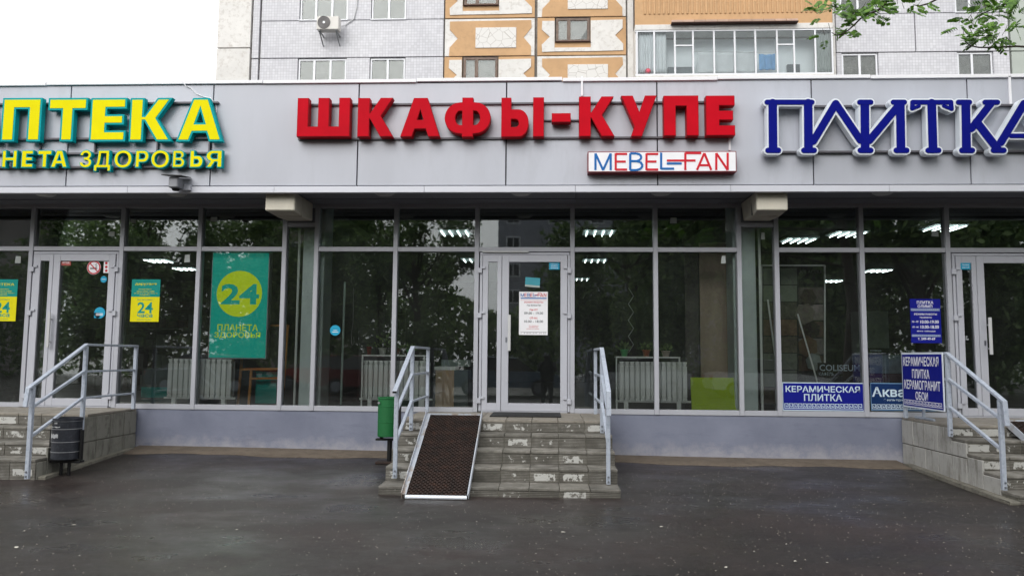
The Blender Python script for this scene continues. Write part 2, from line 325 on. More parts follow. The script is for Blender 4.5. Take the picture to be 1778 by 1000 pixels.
# lettering from the built-in font
_cache = {}
def textmesh(s, off, ext):
    key = (s, off, ext)
    if key not in _cache:
        c = bpy.data.curves.new('lettering', 'FONT'); c.body = s; c.offset = off; c.extrude = ext; c.resolution_u = 3
        o = link(bpy.data.objects.new('lettering', c)); dg = bpy.context.evaluated_depsgraph_get()
        me = bpy.data.meshes.new_from_object(o.evaluated_get(dg)); bpy.data.objects.remove(o); _cache[key] = me
    return _cache[key]
def txt(s, X0, X1, Z0, Z1, y, m, parent, name='lettering', bold=0.0, depth=.001, side=None):
    src = textmesh(s, bold, .5); me = src.copy(); me.materials.clear(); me.materials.append(m)
    xs = [v.co.x for v in me.vertices]; ys = [v.co.y for v in me.vertices]
    if not xs: return None
    x0, x1, y0, y1 = min(xs), max(xs), min(ys), max(ys); off = Vector(ORG.get(parent, (0,0,0)))
    for v in me.vertices:
        u = (v.co.x-x0)/(x1-x0); t = (v.co.y-y0)/(y1-y0); wz = v.co.z+.5     # 0..1
        if side is None: q = Vector((X0+u*(X1-X0), y-wz*depth, Z0+t*(Z1-Z0)))
        else: q = Vector((side-wz*depth, X0+u*(X1-X0), Z0+t*(Z1-Z0)))
        v.co = q-off
    o = link(bpy.data.objects.new(name, me)); o.parent = parent; return o
def ptxt(s, px0, py0, px1, py1, Y, m, parent, **k):
    X0, X1, Z0, Z1 = R(px0, py0, px1, py1, Y); return txt(s, X0, X1, Z0, Z1, Y, m, parent, **k)
def plate(px0, py0, px1, py1, Y, m, parent=None, name='board', t=.004, bev=0):
    X0, X1, Z0, Z1 = R(px0, py0, px1, py1, Y); return MB().box(X0, X1, Y, Y+t, Z0, Z1).build(name, m, parent, bev)
def disc(cx, cy, rx, Y, m, parent, name='disc', t=.003, n=32):
    c = P(cx, cy, Y); r = P(cx+rx, cy, Y).x-c.x
    return MB().prism([[(c.x+r*math.cos(2*PI*k/n), c.z+r*math.sin(2*PI*k/n)) for k in range(n)]], Y, Y+t, FRONT).build(name, m, parent)

# ================================================================ GROUND
def gh(x, y):
    t = min(1, max(0, (y-8.1)/2.7)); t = t*t*(3-2*t); a = .085-.009*max(-7, min(7, x))*.7
    return t*a + .004*math.sin(x*1.3+y*.7)+.003*math.sin(y*2.1-x*.4)
b = MB(); NX, NY = 120, 90
gx = [-14+28*i/NX for i in range(NX+1)]; gy = [-4+15.0*j/NY for j in range(NY+1)]
gv = [[b.bm.verts.new((x, y, gh(x, y))) for x in gx] for y in gy]
for j in range(NY):
    for i in range(NX): b.bm.faces.new((gv[j][i], gv[j][i+1], gv[j+1][i+1], gv[j+1][i]))
tag(b.build('asphalt_forecourt', ASPH, smooth=True), None, kind='structure')
b = MB().quad((-300,-300,-.02),(300,-300,-.02),(300,300,-.02),(-300,300,-.02)); tag(b.build('ground', ASPH), None, kind='structure')
# concrete apron against the plinth
b = MB(); xs_ = [-14+28*i/140 for i in range(141)]
def apron_seg(x0, x1):
    n = int((x1-x0)/.12); pr = None
    for i in range(n+1):
        x = x0+(x1-x0)*i/n; y0 = 10.36+.07*math.sin(x*2.3)+.03*math.sin(x*7.1)
        cur = [b.bm.verts.new((x, 10.83, gh(x,10.8)+.045)), b.bm.verts.new((x, y0, gh(x,y0)+.012)), b.bm.verts.new((x, y0-.02, gh(x,y0)-.01))]
        if pr:
            b.bm.faces.new((pr[1],cur[1],cur[0],pr[0])); b.bm.faces.new((pr[2],cur[2],cur[1],pr[1]))
        pr = cur
apron_seg(-5.8, -1.8); apron_seg(.78, 4.75)
tag(b.build('concrete_apron', APRON, smooth=True), None, kind='structure')
# small pale litter and petals lying on the asphalt
b = MB()
for _ in range(200):
    x = random.uniform(-6.5, 6.5); y = random.uniform(3.2, 10.2)
    s_ = random.uniform(.003, .009)*(1.9 if random.random() < .12 else 1); a = random.uniform(0, PI); z = gh(x, y)+.004
    pts = [(x+s_*math.cos(a+k*PI/2.5)*(1.5 if k%2 else .9), y+s_*math.sin(a+k*PI/2.5), z+random.uniform(0,.004)) for k in range(5)]
    b.bm.faces.new([b.bm.verts.new(q) for q in pts])
tag(b.build('scattered_petals', mat('dry petal', '#d0ccc0', .8)), 'small pale petals and scraps of litter scattered over the dark asphalt', 'litter', kind='stuff')

b = MB(); rg = random.Random(3)
for _ in range(6000):
    x = rg.uniform(-6.8, 6.8); y = 3.0+7.4*rg.random()**.8; s_ = rg.uniform(.002, .0058); a = rg.uniform(0, PI); z = gh(x, y)
    p0 = [(x+s_*1.3*math.cos(a+k*2*PI/3), y+s_*1.3*math.sin(a+k*2*PI/3), z+.001) for k in range(3)]; q_ = (x, y, z+s_*.9)
    for k in range(3): b.quad(p0[k], p0[(k+1)%3], q_)
tag(b.build('loose_grit', mat('pale grit', '#958e84', .9, 0, .5, 9)), 'fine pale grit scattered over the asphalt', 'grit', kind='stuff')

# ================================================================ SHOP BUILDING
FY = 10.80      # face of the glazing frames
shop = thing('shop_building', 'long single storey shop building with grey panel fascia and aluminium shopfront glazing', 'building', (0, 10.8, 0))
MX = [-9.91, -8.74, -7.568, -6.209, -5.055, -3.80, -3.33, -2.18, -1.008, .352, 1.523, 2.69, 3.207, 4.38, 5.552, 6.91, 8.08]
NARROW = {5, 11}; DOORS = {2, 9-1, 14}
DOORS = {2, 8, 14}
ZB, ZT, ZH = .715, 2.985, 3.60
for i, x in enumerate(MX):
    dr = (i in DOORS) or (i-1 in DOORS)
    MB().box(x-.031, x+.031, FY, FY+.12, .69 if dr else ZB-.035, ZH+.02).build('mullion', ALU, shop, .003)
MB().box(MX[0], MX[-1], FY+.006, FY+.11, ZH-.01, ZH+.06).build('head_rail', ALU, shop, .003)
def rail_piece(x0, x1, z0, z1, name='transom', y0=None):
    MB().box(x0+.033, x1-.033, FY+.008 if y0 is None else y0, FY+.115, z0, z1).build(name, ALU, shop, .002)
def pane(x0, x1, z0, z1, par=None, name='window_pane', y=None):
    y = FY+.055 if y is None else y
    return MB().box(x0, x1, y, y+.012, z0, z1).build(name, GLASS, par or shop)
door_tpl = []
for i in range(len(MX)-1):
    x0, x1 = MX[i], MX[i+1]
    if i in NARROW:
        rail_piece(x0, x1, 3.31, 3.37); rail_piece(x0, x1, ZB-.035, ZB+.035, 'sill_rail')
        MB().box(x0+.033, x1-.033, FY+.03, FY+.08, 3.375, ZH-.012).build('infill_panel', SOFF, shop)
        pane(x0+.03, x1-.03, ZB+.03, 3.315); continue
    rail_piece(x0, x1, ZT-.032, ZT+.032); pane(x0+.03, x1-.03, ZT+.03, ZH-.005)
    if i not in DOORS:
        rail_piece(x0, x1, ZB-.035, ZB+.035, 'sill_rail'); pane(x0+.03, x1-.03, ZB+.03, ZT-.03)
        continue
    # door in this bay: fixed outer frame, narrow leaf and wide leaf in one frame mesh
    ox = x0+1.008
    fr = MB()
    X = lambda px: P(px, 580, FY).x+ox
    zt, zb = ZT-.045, .70
    gt, gb = P(920, 455, FY).z, P(920, 700, FY).z
    fr.box(X(832), X(989), FY+.004, FY+.09, zt-.035, zt)
    fr.box(X(832), X(836.5), FY+.004, FY+.09, zb, zt-.036); fr.box(X(985.5), X(989.5), FY+.004, FY+.09, zb, zt-.036)
    fr.build('door_frame', ALU2, shop, .003)
    lf = MB(); a, c_, d_, e_ = X(837.3), X(846.6), X(862.8), X(870.1)
    zt2 = zt-.04
    for (s0, s1, g0, g1) in ((X(837.3), X(870.1), X(846.6), X(862.8)), (X(870.9), X(984.8), X(883), X(973))):
        lf.box(s0, g0, FY-.012, FY+.05, zb+.012, zt2); lf.box(g1, s1, FY-.012, FY+.05, zb+.012, zt2)
        lf.box(g0, g1, FY-.0115, FY+.05, zb+.012, gb); lf.box(g0, g1, FY-.0115, FY+.05, gt, zt2)
    door = lf.build('door', ALU2, shop, .0025)
    pane(X(846), X(863.5), gb-.01, gt+.01, door, 'door_pane', FY+.015); pane(X(882.4), X(973.6), gb-.01, gt+.01, door, 'door_pane', FY+.015)
    hz0, hz1 = P(884, 609, FY).z, P(884, 547, FY).z; hx = X(884.5 if i != 2 else 873)
    if i == 2: hx = X(874)
    MB().box(hx-.02, hx+.02, FY-.085, FY-.062, hz0, hz1).bar((hx, FY-.062, hz1-.1), (hx, FY-.012, hz1-.1), .018).bar((hx, FY-.062, hz0+.08), (hx, FY-.012, hz0+.08), .018).build('handle', PLAST, door, .003)
    MB().box(hx-.055, hx-.03, FY-.017, FY-.0125, hz0+.12, hz0+.19).build('lock_plate', BOLT, door)
    for hy in (467, 545, 693):
        z = P(900, hy, FY).z
        MB().box(X(829), X(836), FY-.035, FY-.0005, z-.06, z+.01).box(X(836), X(842), FY-.033, FY-.0125, z+.0, z+.035).build('hinge', ALU2, door, .003)
        MB().box(X(985), X(991.5), FY-.035, FY-.0005, z-.06, z+.01).box(X(978), X(985), FY-.033, FY-.0125, z+.0, z+.035).build('hinge', ALU2, door, .003)
    MB().box(X(837), X(985), FY-.02, FY+.1, .692, .708).build('threshold', ALU, shop)
# closer arm on the middle door
MB().box(P(838,438,FY).x, P(918,438,FY).x, FY-.03, FY+.003, ZT-.05, ZT-.028).build('door_closer', PLAST, shop, .003)
# plinth wall
MB().box(-5.86, 4.86, FY+.02, FY+.4, -.1, ZB-.04).build('plinth_wall', PLINTH, shop)
MB().box(-14, -5.865, FY+.02, FY+.4, -.1, ZB-.04).build('plinth_wall', PLINTH, shop); MB().box(4.865, 14, FY+.02, FY+.4, -.1, ZB-.04).build('plinth_wall', PLINTH, shop)
for sx in (-1, 1):   # plain wall beyond the glazing
    x0, x1 = (-14, MX[0]-.032) if sx < 0 else (MX[-1]+.032, 14)
    MB().box(x0, x1, FY+.02, FY+.3, ZB-.04, 3.66).build('end_wall', FASC, shop)
# fascia
YF = 9.85
jx = [P(p, 230, YF).x for p in (-375, -123, 119.5, 368, 621.7, 879, 1141.3, 1410.8, 1682.7, 1955, 2230)]
zf0, zf1 = 3.685, 5.075
for a, c_ in zip(jx, jx[1:]):
    MB().box(a+.008, c_-.008, YF, YF+.04, zf0+.012, zf1).build('fascia_panel', FASC, shop, .003)
MB().box(jx[0], jx[-1], YF+.045, YF+.10, 3.62, zf1+.02).build('fascia_backing', DARK, shop)
bx = [P(p, 328, YF).x for p in (-290, -35, 223, 477, 737, 999, 1268, 1543, 1810, 2080)]
for a, c_ in zip(bx, bx[1:]):
    MB().box(a+.002, c_-.002, YF-.025, YF+.05, 3.598, zf0-.004).build('trim_band', BAND, shop, .002)
for k, (a, c_) in enumerate(((-330, 82), (83, 457), (458, 723), (724, 976), (977, 1245), (1246, 1510), (1511, 2200))):
    dz = (.0, .006, .002, .012, -.004, .008, .0)[k]
    MB().box(P(a,140,YF).x, P(c_,140,YF).x, YF-.03+dz*.4, YF+.35, zf1+.005+dz, zf1+.05+dz).build('coping', COPE, shop, .003)
# soffit strips
for k, (y0, y1, dz) in enumerate(((YF+.055, YF+.33, 0), (YF+.335, YF+.64, .0), (YF+.645, FY+.03, 0.0))):
    for a, c_ in zip(bx, bx[1:]):
        MB().box(a+.002+.02*k, c_-.002+.02*k, y0, y1, 3.64+.012*(k%2), 3.70).build('soffit_panel', SOFF, shop, .002)
MB().box(-12, 12, YF+.36, 24, 4.6, 5.0).build('roof', mat('roof felt', '#55555a', .9), shop)
# interior shell
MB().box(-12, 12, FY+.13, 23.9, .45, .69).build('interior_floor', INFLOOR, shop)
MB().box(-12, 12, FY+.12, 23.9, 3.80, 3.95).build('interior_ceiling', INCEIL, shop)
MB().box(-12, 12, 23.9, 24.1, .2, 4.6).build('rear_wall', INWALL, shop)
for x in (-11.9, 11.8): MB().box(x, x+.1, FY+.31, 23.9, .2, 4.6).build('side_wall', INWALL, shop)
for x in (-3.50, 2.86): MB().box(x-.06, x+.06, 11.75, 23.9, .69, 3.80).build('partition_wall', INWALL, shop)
COLM = mat('white painted column', '#dfeeee', .6, 0, .06, 3)
for x, s_ in ((-3.42, 1), (2.80, -1)):   # white column with a pipe behind each narrow window
    b = MB().box(x-.16, x+.16, 10.98, 11.4, .69, 3.80).build('interior_column', COLM, shop, .01)
    MB().tube([(x-.21*s_, 10.96, .69), (x-.21*s_, 10.96, 3.8)], .018, 8).build('heating_pipe', RADM, shop)

# ceiling lights
def ceil_light(px, py, label, zc=3.74, rot=0):
    d = ray(px, py); t = (zc-EYE)/d.z; x, y = t*d.x, t*d.y
    f = thing('ceiling_light', label, 'ceiling light', (x, y, zc), 'fluorescent ceiling lights inside the shops')
    MB().box(x-.3, x+.3, y-.3, y+.3, zc+.025, zc+.058).build('housing', FIXT, f, .003)
    for k in range(4):
        xx = x-.225+.15*k; MB().tube([(xx, y-.28, zc), (xx, y+.28, zc)], .008, 6).build('tube', TUBE, f)
    return f
for px, py, lb in ((790, 406, 'four tube ceiling light seen through the transom pane left of the middle door'),
                   (1040, 406, 'four tube ceiling light seen through the transom pane right of the middle door'),
                   (1387, 419, 'four tube ceiling light low in the transom pane over the blue tile banner'),
                   (1472, 408, 'four tube ceiling light straddling the mullion right of the tile banner transom'),
                   (1640, 397, 'four tube ceiling light in the transom beside the right hand door'),
                   (275, 454, 'four tube ceiling light above the small teal and yellow poster'),
                   (322, 468, 'four tube ceiling light just left of the big green sign panel'),
                   (823, 453, 'small far ceiling light just left of the middle door frame'),
                   (1033, 454, 'farther ceiling light below the transom right of the middle door'),
                   (1525, 471, 'four tube ceiling light over the blue opening hours poster'),
                   (1443, 489, 'far four tube ceiling light above the tile display stand'),
                   (1006, 486, 'dim distant ceiling light beside the middle door jamb')):
    ceil_light(px, py, lb)

# ---------------------------------------------------------------- soffit lamps, flood light, beam ends
for px, w_ in ((83, 'outermost on the left, over the pharmacy door'), (310, 'under the flood light'), (669, 'over the second window bay of the middle shop'), (905, 'over the middle entrance door'), (1147, 'over the bay right of the middle door'), (1530, 'over the tile shop windows')):
    c = P(px, 341, YF+.26); o = thing('soffit_lamp', 'oval white soffit lamp '+w_, 'lamp', (c.x, YF+.2, 3.638), 'oval lamps along the soffit')
    MB().lathe((0,0,0), [(.12,0),(.125,-.012),(.10,-.03),(.05,-.038)], 20).build('diffuser', PLAST, None, smooth=True).parent = o
    MB().lathe((0,0,0), [(.135,.004),(.135,-.008),(.12,-.010)], 20).build('lamp_base', PLAST, None).parent = o
c = P(308, 318, YF-.12)
fl = thing('flood_light', 'small grey flood light with a dark hood fixed low on the fascia', 'lamp', c)
MB().hexa([(c.x-.13, YF-.30, c.z+.065), (c.x+.12, YF-.30, c.z+.055), (c.x+.13, YF-.02, c.z+.09), (c.x-.12, YF-.02, c.z+.10)], [(c.x-.13, YF-.30, c.z+.075), (c.x+.12, YF-.30, c.z+.065), (c.x+.13, YF-.02, c.z+.10), (c.x-.12, YF-.02, c.z+.11)]).build('hood', BLKM, fl)
MB().box(c.x-.062, c.x+.062, YF-.24, YF-.07, c.z-.085, c.z+.055).build('housing', mat('grey lamp housing', '#84868c', .4, .4), fl, .012)
MB().lathe((c.x, YF-.155, c.z-.11), [(.04,0),(.05,.02)], 12).build('lens', BLKM, fl)
MB().box(c.x+.04, c.x+.15, YF-.07, YF-.026, c.z-.085, c.z-.01).build('bracket', FASC, fl, .003)
def beam_end(xc, s_, label):
    # s_ = +1: the rear box shows to the right
    o = thing('beam_end', label, 'beam end', (xc, 10.1, 3.3), 'pale boxed beam ends under the soffit')
    x0, x1 = xc-.2, xc+.2
    MB().hexa([(x0,9.96,3.385),(x1,9.96,3.385),(x1-.0,10.27,3.365),(x0+.03,10.27,3.365)], [(x0,9.96,3.638),(x1,9.96,3.638),(x1,10.27,3.638),(x0,10.27,3.638)]).build('front_block', BEAM, o, .012)
    MB().hexa([(x0+.03,10.30,3.36),(x1,10.30,3.36),(x1,10.76,3.385),(x0+.03,10.76,3.385)], [(x0,10.30,3.638),(x1,10.30,3.638),(x1,10.76,3.638),(x0,10.76,3.638)]).build('rear_block', BEAM, o, .012)
    MB().box(x0+.02, x1-.02, 10.265, 10.305, 3.38, 3.637).build('gap_seal', BLKM, o)
beam_end(P(490,355,10.05).x, 1, 'pale boxed concrete beam end over the narrow window beside the pharmacy')
beam_end(P(1337.5,355,10.05).x, -1, 'pale boxed concrete beam end over the narrow window beside the tile shop')

# ================================================================ SIGNS ON THE FASCIA
def arc(cx, cy, rx, ry, a0, a1, n=10): return [(cx+rx*math.cos(math.radians(a0+(a1-a0)*k/n)), cy+ry*math.sin(math.radians(a0+(a1-a0)*k/n))) for k in range(n+1)]
def bowl(xl, xr, y0, y1, r):   # right-rounded box
    return [(xl, y0)]+arc(xr-r, y0+r, r, r, -90, 0)+arc(xr-r, y1-r, r, r, 0, 90)+[(xl, y1)]
GL = {  # glyph outlines in a unit box, first loop outer
 'Ш': [[(0,0),(1,0),(1,1),(.79,1),(.79,.26),(.605,.26),(.605,1),(.395,1),(.395,.26),(.21,.26),(.21,1),(0,1)]],
 'К': [[(0,0),(.34,0),(.34,1),(0,1)], None],
 'А': [[(0,0),(.29,0),(.36,.2),(.64,.2),(.71,0),(1,0),(.68,1),(.33,1)], [(.42,.43),(.58,.43),(.50,.70)]],
 'П': [[(0,0),(.345,0),(.345,.74),(.655,.74),(.655,0),(1,0),(1,1),(0,1)]],
 'Е': [[(0,0),(1,0),(1,.25),(.46,.25),(.46,.385),(.94,.385),(.94,.62),(.46,.62),(.46,.75),(1,.75),(1,1),(0,1)]],
 'Т': [[(.335,0),(.665,0),(.665,.72),(1,.72),(1,1),(0,1),(0,.72),(.335,.72)]],
 '-': [[(0,0),(1,0),(1,1),(0,1)]],
 'У': [[(.27,0),(.58,0),(1,1),(.67,1),(.51,.60),(.33,1),(0,1),(.37,.24)]],
 'Ф': [[(.38,0),(.62,0),(.62,.075)]+arc(.66,.48,.34,.40,-75,75,12)+[(.62,.885),(.62,1),(.38,1),(.38,.885)]+arc(.34,.48,.34,.40,105,255,12)+[(.38,.075)],
       [(.38,.30)]+arc(.36,.48,.13,.19,250,110,8)+[(.38,.66)], [(.62,.66)]+arc(.64,.48,.13,.19,70,-70,8)+[(.62,.30)]],
 'Ь': [[(0,0)]+arc(.62,.33,.38,.33,-90,0,8)+arc(.62,.37,.38,.33,0,90,8)+[(.36,.70),(.36,1),(0,1)], [(.36,.25)]+[(.36,.45)]+arc(.52,.35,.12,.10,90,-90,6)],
 'I': [[(0,0),(1,0),(1,1),(0,1)]],
}
GL['Н'] = [[(0,0),(.29,0),(.29,.38),(.71,.38),(.71,0),(1,0),(1,1),(.71,1),(.71,.61),(.29,.61),(.29,1),(0,1)]]
GL['Р'] = [[(0,0),(.32,0),(.32,.29)]+arc(.60,.645,.40,.355,-90,90,10)+[(0,1)], [(.32,.52)]+arc(.55,.65,.13,.13,-90,90,6)+[(.32,.78)]]
GL['Я'] = [[(1,0),(.68,0),(.68,.31),(.56,.31),(.34,0),(0,0),(.25,.36)]+arc(.40,.665,.40,.335,228,90,10)+[(1,1)], [(.68,.53),(.68,.78)]+arc(.45,.655,.13,.125,90,270,6)]
GL['В'] = [[(0,0)]+arc(.60,.29,.40,.29,-90,62,8)+arc(.56,.74,.37,.26,-38,90,8)+[(0,1)], [(.31,.21)]+arc(.56,.30,.12,.09,-90,90,5)+[(.31,.39)], [(.31,.60)]+arc(.54,.695,.10,.09,-90,90,5)+[(.31,.79)]]
KST = [(0,0),(.33,0),(.33,1),(0,1)]; KARM = [(.335,.52),(.67,1),(1,1),(.64,.52),(1,0),(.64,0)]
GL['К'] = [[(0,0),(.33,0),(.33,.46),(.345,.46),(.64,0),(1,0),(.65,.53),(.98,1),(.635,1),(.345,.60),(.33,.60),(.33,1),(0,1)]]
def inset(loop, d, hole=False):
    n = len(loop); area = sum(loop[i][0]*loop[(i+1)%n][1]-loop[(i+1)%n][0]*loop[i][1] for i in range(n)); sg = (1 if area > 0 else -1)*(-1 if hole else 1); out = []
    for i in range(n):
        p0, p1, p2 = Vector(loop[i-1]), Vector(loop[i]), Vector(loop[(i+1)%n]); a = (p1-p0); c = (p2-p1)
        if a.length < 1e-7 or c.length < 1e-7: out.append(tuple(p1)); continue
        a.normalize(); c.normalize(); n1 = Vector((-a.y, a.x))*sg; n2 = Vector((-c.y, c.x))*sg; m_ = n1+n2
        if m_.length < 1e-5: out.append(tuple(p1+n1*d)); continue
        m_.normalize(); k = d/max(.35, m_.dot(n1)); out.append(tuple(p1+m_*k))
    return out
def letter(ch, X0, X1, Z0, Z1, yf, yb, parent, body, face=None, ins=0, name='letter', slab=.004, rim=None):
    loops = [[(X0+u*(X1-X0), Z0+v*(Z1-Z0)) for u, v in l] for l in GL[ch]]
    o = MB().prism(loops, yf, yb, FRONT).build(name, body, parent)
    if face:
        li = [inset(l, ins, k > 0) for k, l in enumerate(loops)]
        MB().prism(li, yf-slab, yf-.0005, FRONT).build('letter_face', face, o)
    return o
def rails_behind(parent, x0, x1, zs, yb, m=BLKM):
    for z in zs: MB().box(x0, x1, yb+.01, YF-.002, z-.012, z+.012).build('mounting_rail', m, parent)
RAILG = mat('grey mounting rail', '#5c5a60', .5, .3)
# red sign
rs = thing('shop_sign', 'large red block letters spelling ШКАФЫ-КУПЕ across the middle of the fascia', 'sign', (P(900,200,YF).x, YF, 4.5))
yf_, yb_ = 9.695, 9.81
for ch, a, c_, t_, bt in (('Ш',516,607.5,170.5,237.5),('К',621,683,170.5,237.5),('А',695.5,764,170.5,237.5),('Ф',772,852,170,238),('Ь',870.4,918,170,238),('I',925.5,944.5,169.5,237.5),('-',958,991,197,212.5),('К',1005.5,1067,168,237),('У',1078.5,1140.5,166.5,237),('П',1152.5,1213,166.5,236),('Е',1226,1276,166.5,235.5)):
    X0, X1, Z0, Z1 = R(a, t_, c_, bt, yf_); letter(ch, X0, X1, Z0, Z1, yf_, yb_, rs, REDS, RED, .006)
x0, x1 = P(520,200,YF).x, P(1272,200,YF).x; rails_behind(rs, x0, x1, (P(900,181,YF).z, P(900,241,YF).z), yb_, RAILG)
MB().box(P(944,210,YF).x, P(1006,210,YF).x, yb_+.01, YF-.002, P(970,210.5,YF).z-.008, P(970,210.5,YF).z+.008).build('mounting_rail', RAILG, rs)
for px, a, c_ in ((1010.5, 134, 168), (1265, 238, 262)):
    MB().box(P(px,150,YF-.02).x-.012, P(px,150,YF-.02).x+.012, YF-.03, YF-.004, P(px,c_,YF).z, P(px,a,YF).z).build('conduit', COPE, rs)
# pharmacy sign
ps = thing('shop_sign', 'yellow letters with teal edges spelling АПТЕКА and ПЛАНЕТА ЗДОРОВЬЯ at the left of the fascia', 'sign', (P(100,230,YF).x, YF, 4.5))
for ch, a, c_, in (('А',-78,0),('П',3,71.5),('Т',82.5,151),('Е',156.5,219),('К',225,299.5),('А',307,387.5)):
    X0, X1, Z0, Z1 = R(a, 170.5, c_, 246, 9.72); letter(ch, X0, X1, Z0, Z1, 9.72, 9.80, ps, TEAL, YEL, .026)
def fletter(ch, a, t_, c_, bt, par, yf, yb, body, face, out=.014):
    X0, X1, Z0, Z1 = R(a, t_, c_, bt, yf)
    if ch in 'НЕТАПРЬЯВ': letter(ch, X0, X1, Z0, Z1, yf, yb, par, body, face, .012); return
    o = txt(ch, X0, X1, Z0, Z1, yb, body, par, 'letter', bold=.022, depth=yb-yf)
    ORG[o] = ORG[par]; txt(ch, X0+out, X1-out, Z0+out, Z1-out, yf-.0005, face, o, 'letter_face', bold=.008, depth=.004)
for ch, a, t_, c_, bt in (('П',-118,261,-92,292),('Л',-85,261,-56,292),('А',-50,261,-22,292),('Н',3.5,261,30,291.5),('Е',37,261,58,291.5),('Т',65,261,90,291.5),('А',88,261,118,291.5),('З',138,260.5,160,292),('Д',163,261,193,298),('О',198,260.5,229.5,292.5),('Р',235,261,259,291.5),('О',262,260.5,294.5,292.5),('В',299.5,261,321.5,291.5),('Ь',329.5,261,353,291.5),('Я',357.5,261,386,291.5)):
    fletter(ch, a, t_, c_, bt, ps, 9.735, 9.80, TEAL, YEL, .011)
rails_behind(ps, P(-110,200,YF).x, P(380,200,YF).x, [P(200,y,YF).z for y in (181.5, 242.5, 268, 291.5)], 9.79, RAILG)
for px in (72, 167, 275, 365):
    x = P(px, 255, YF).x; MB().box(x-.01, x+.01, 9.815, YF-.003, P(px,268,YF).z+.013, P(px,242.5,YF).z-.013).build('mounting_rail', RAILG, ps)
# cable hanging on the fascia
pts = [P(317,142,YF-.03), P(323,150,YF-.02), P(331,153,YF-.012), P(341,163,YF-.012), P(352,168,YF-.012), P(366,171,YF-.012), P(375,182,YF-.012), P(376,196,YF-.012)]
tag(MB().tube(pts, .006, 6).build('cable', COPE), 'thin white cable drooping over the fascia edge above the last yellow letter', 'cable')
# tile shop sign, stroke built
ts = thing('shop_sign', 'dark blue letters with pale rims spelling ПЛИТКА in a decorative serif face', 'sign', (P(1560,230,YF).x, YF, 4.5))
yft, ybt = 9.675, 9.785
def S(cx, cy): return (1280+cx/3.333, 130+cy/3.333)
def W2(c): p = P(c[0], c[1], yft); return (p.x, p.z)
_k = [0]
def stroke(par, a, c, wpx, rim=.021, caps=True):
    p, q = Vector(W2(S(*a))), Vector(W2(S(*c))); w0 = wpx/3.333*(P(1561,200,yft).x-P(1560,200,yft).x)/2; d = (q-p).normalized(); n_ = Vector((-d.y, d.x))
    _k[0] += 1; e = .00035*(_k[0] % 9)
    for rr, mt, y0, y1, nm in ((w0+rim, WHT, yft+.002+e, ybt+e, None), (w0, BLUE, yft-.008+e, yft-.002+e, 'face')):
        ex = .0 if caps else rr-w0
        if caps:
            an = math.atan2(n_.y, n_.x); lp = [(p.x+rr*math.cos(an+PI*k/8), p.y+rr*math.sin(an+PI*k/8)) for k in range(9)]+[(q.x+rr*math.cos(an+PI+PI*k/8), q.y+rr*math.sin(an+PI+PI*k/8)) for k in range(9)]
        else:
            lp = [tuple(p+n_*rr-d*ex), tuple(p-n_*rr-d*ex), tuple(q-n_*rr+d*ex), tuple(q+n_*rr+d*ex)]
        par[0 if nm is None else 1].prism([lp], y0, y1, FRONT)
def tletter(strokes):
    A, B = MB(), MB()
    for s_ in strokes: stroke((A, B), *s_)
    o = A.build('letter', WHT, ts); B.build('letter_face', BLUE, o)
BS = lambda x, y=438, h=34, wd=32: ((x-h+4, y), (x+h-4, y), wd)
tletter([((172,160),(432,160),30), ((205,165),(207,430),50), ((410,165),(412,430),50), BS(208), BS(415)])
tletter([((570,168),(440,385),44,.024), ((570,168),(712,378),44,.024)])
tletter([((738,170),(740,430),50), BS(740,160,36,30), BS(742), ((928,185),(765,380),44), ((943,170),(947,430),50), BS(935,160,36,30), BS(950)])
tletter([((1015,160),(1236,160),28), ((1125,165),(1133,430),50), BS(1135), ((1014,165),(1012,196),26), ((1018,196),(1052,182),20), ((1236,165),(1240,198),26), ((1236,198),(1195,182),20)])
tletter([((1322,170),(1326,430),50), BS(1312,160,36,30), BS(1330), ((1470,165),(1355,312),42), BS(1470,160,40,30), ((1385,275),(1505,430),48), BS(1512)])
tletter([((1660,168),(1525,392),44), ((1660,168),(1810,430),44), ((1585,354),(1740,354),26), BS(1815)])
rails_behind(ts, P(1325,200,YF).x, P(1880,200,YF).x, [P(1560,y,YF).z for y in (186, 265)], ybt+.004, RAILG)
MB().box(P(1751.5,150,YF).x-.014, P(1751.5,150,YF).x+.014, YF-.03, YF-.004, P(1751,186,YF).z, P(1751,134,YF).z).build('conduit', COPE, ts)
# sign box with thin stroke lettering
X0, X1, Z0, Z1 = R(1021, 263.5, 1278.5, 298.5, 9.70)
mf = thing('sign_box', 'long white sign box with thin blue and red letters MEBEL-FAN under the red letters', 'sign', (X0, YF, Z0))
MB().box(X0-.004, X1+.004, 9.703, YF-.002, Z0-.004, Z1+.004).build('casing', mat('dark red casing', '#7d1a26', .4), mf, .003)
MB().box(X0+.008, X1-.008, 9.699, 9.7035, Z0+.008, Z1-.008).build('sign_face', WPRINT, mf)
def thin_strokes(par, T, segs, y, wd, m, name='letter', dep=.003):
    b = MB()
    for k, (a, c) in enumerate(segs):
        p, q = T(*a), T(*c); p = Vector(p); q = Vector(q); d = (q-p).normalized(); n_ = Vector((-d.y, d.x))*wd/2; e = k*.0002
        b.prism([[tuple(p+n_), tuple(p-n_), tuple(q-n_), tuple(q+n_)]], y-dep-e, y-e, FRONT)
    return b.build(name, m, par)
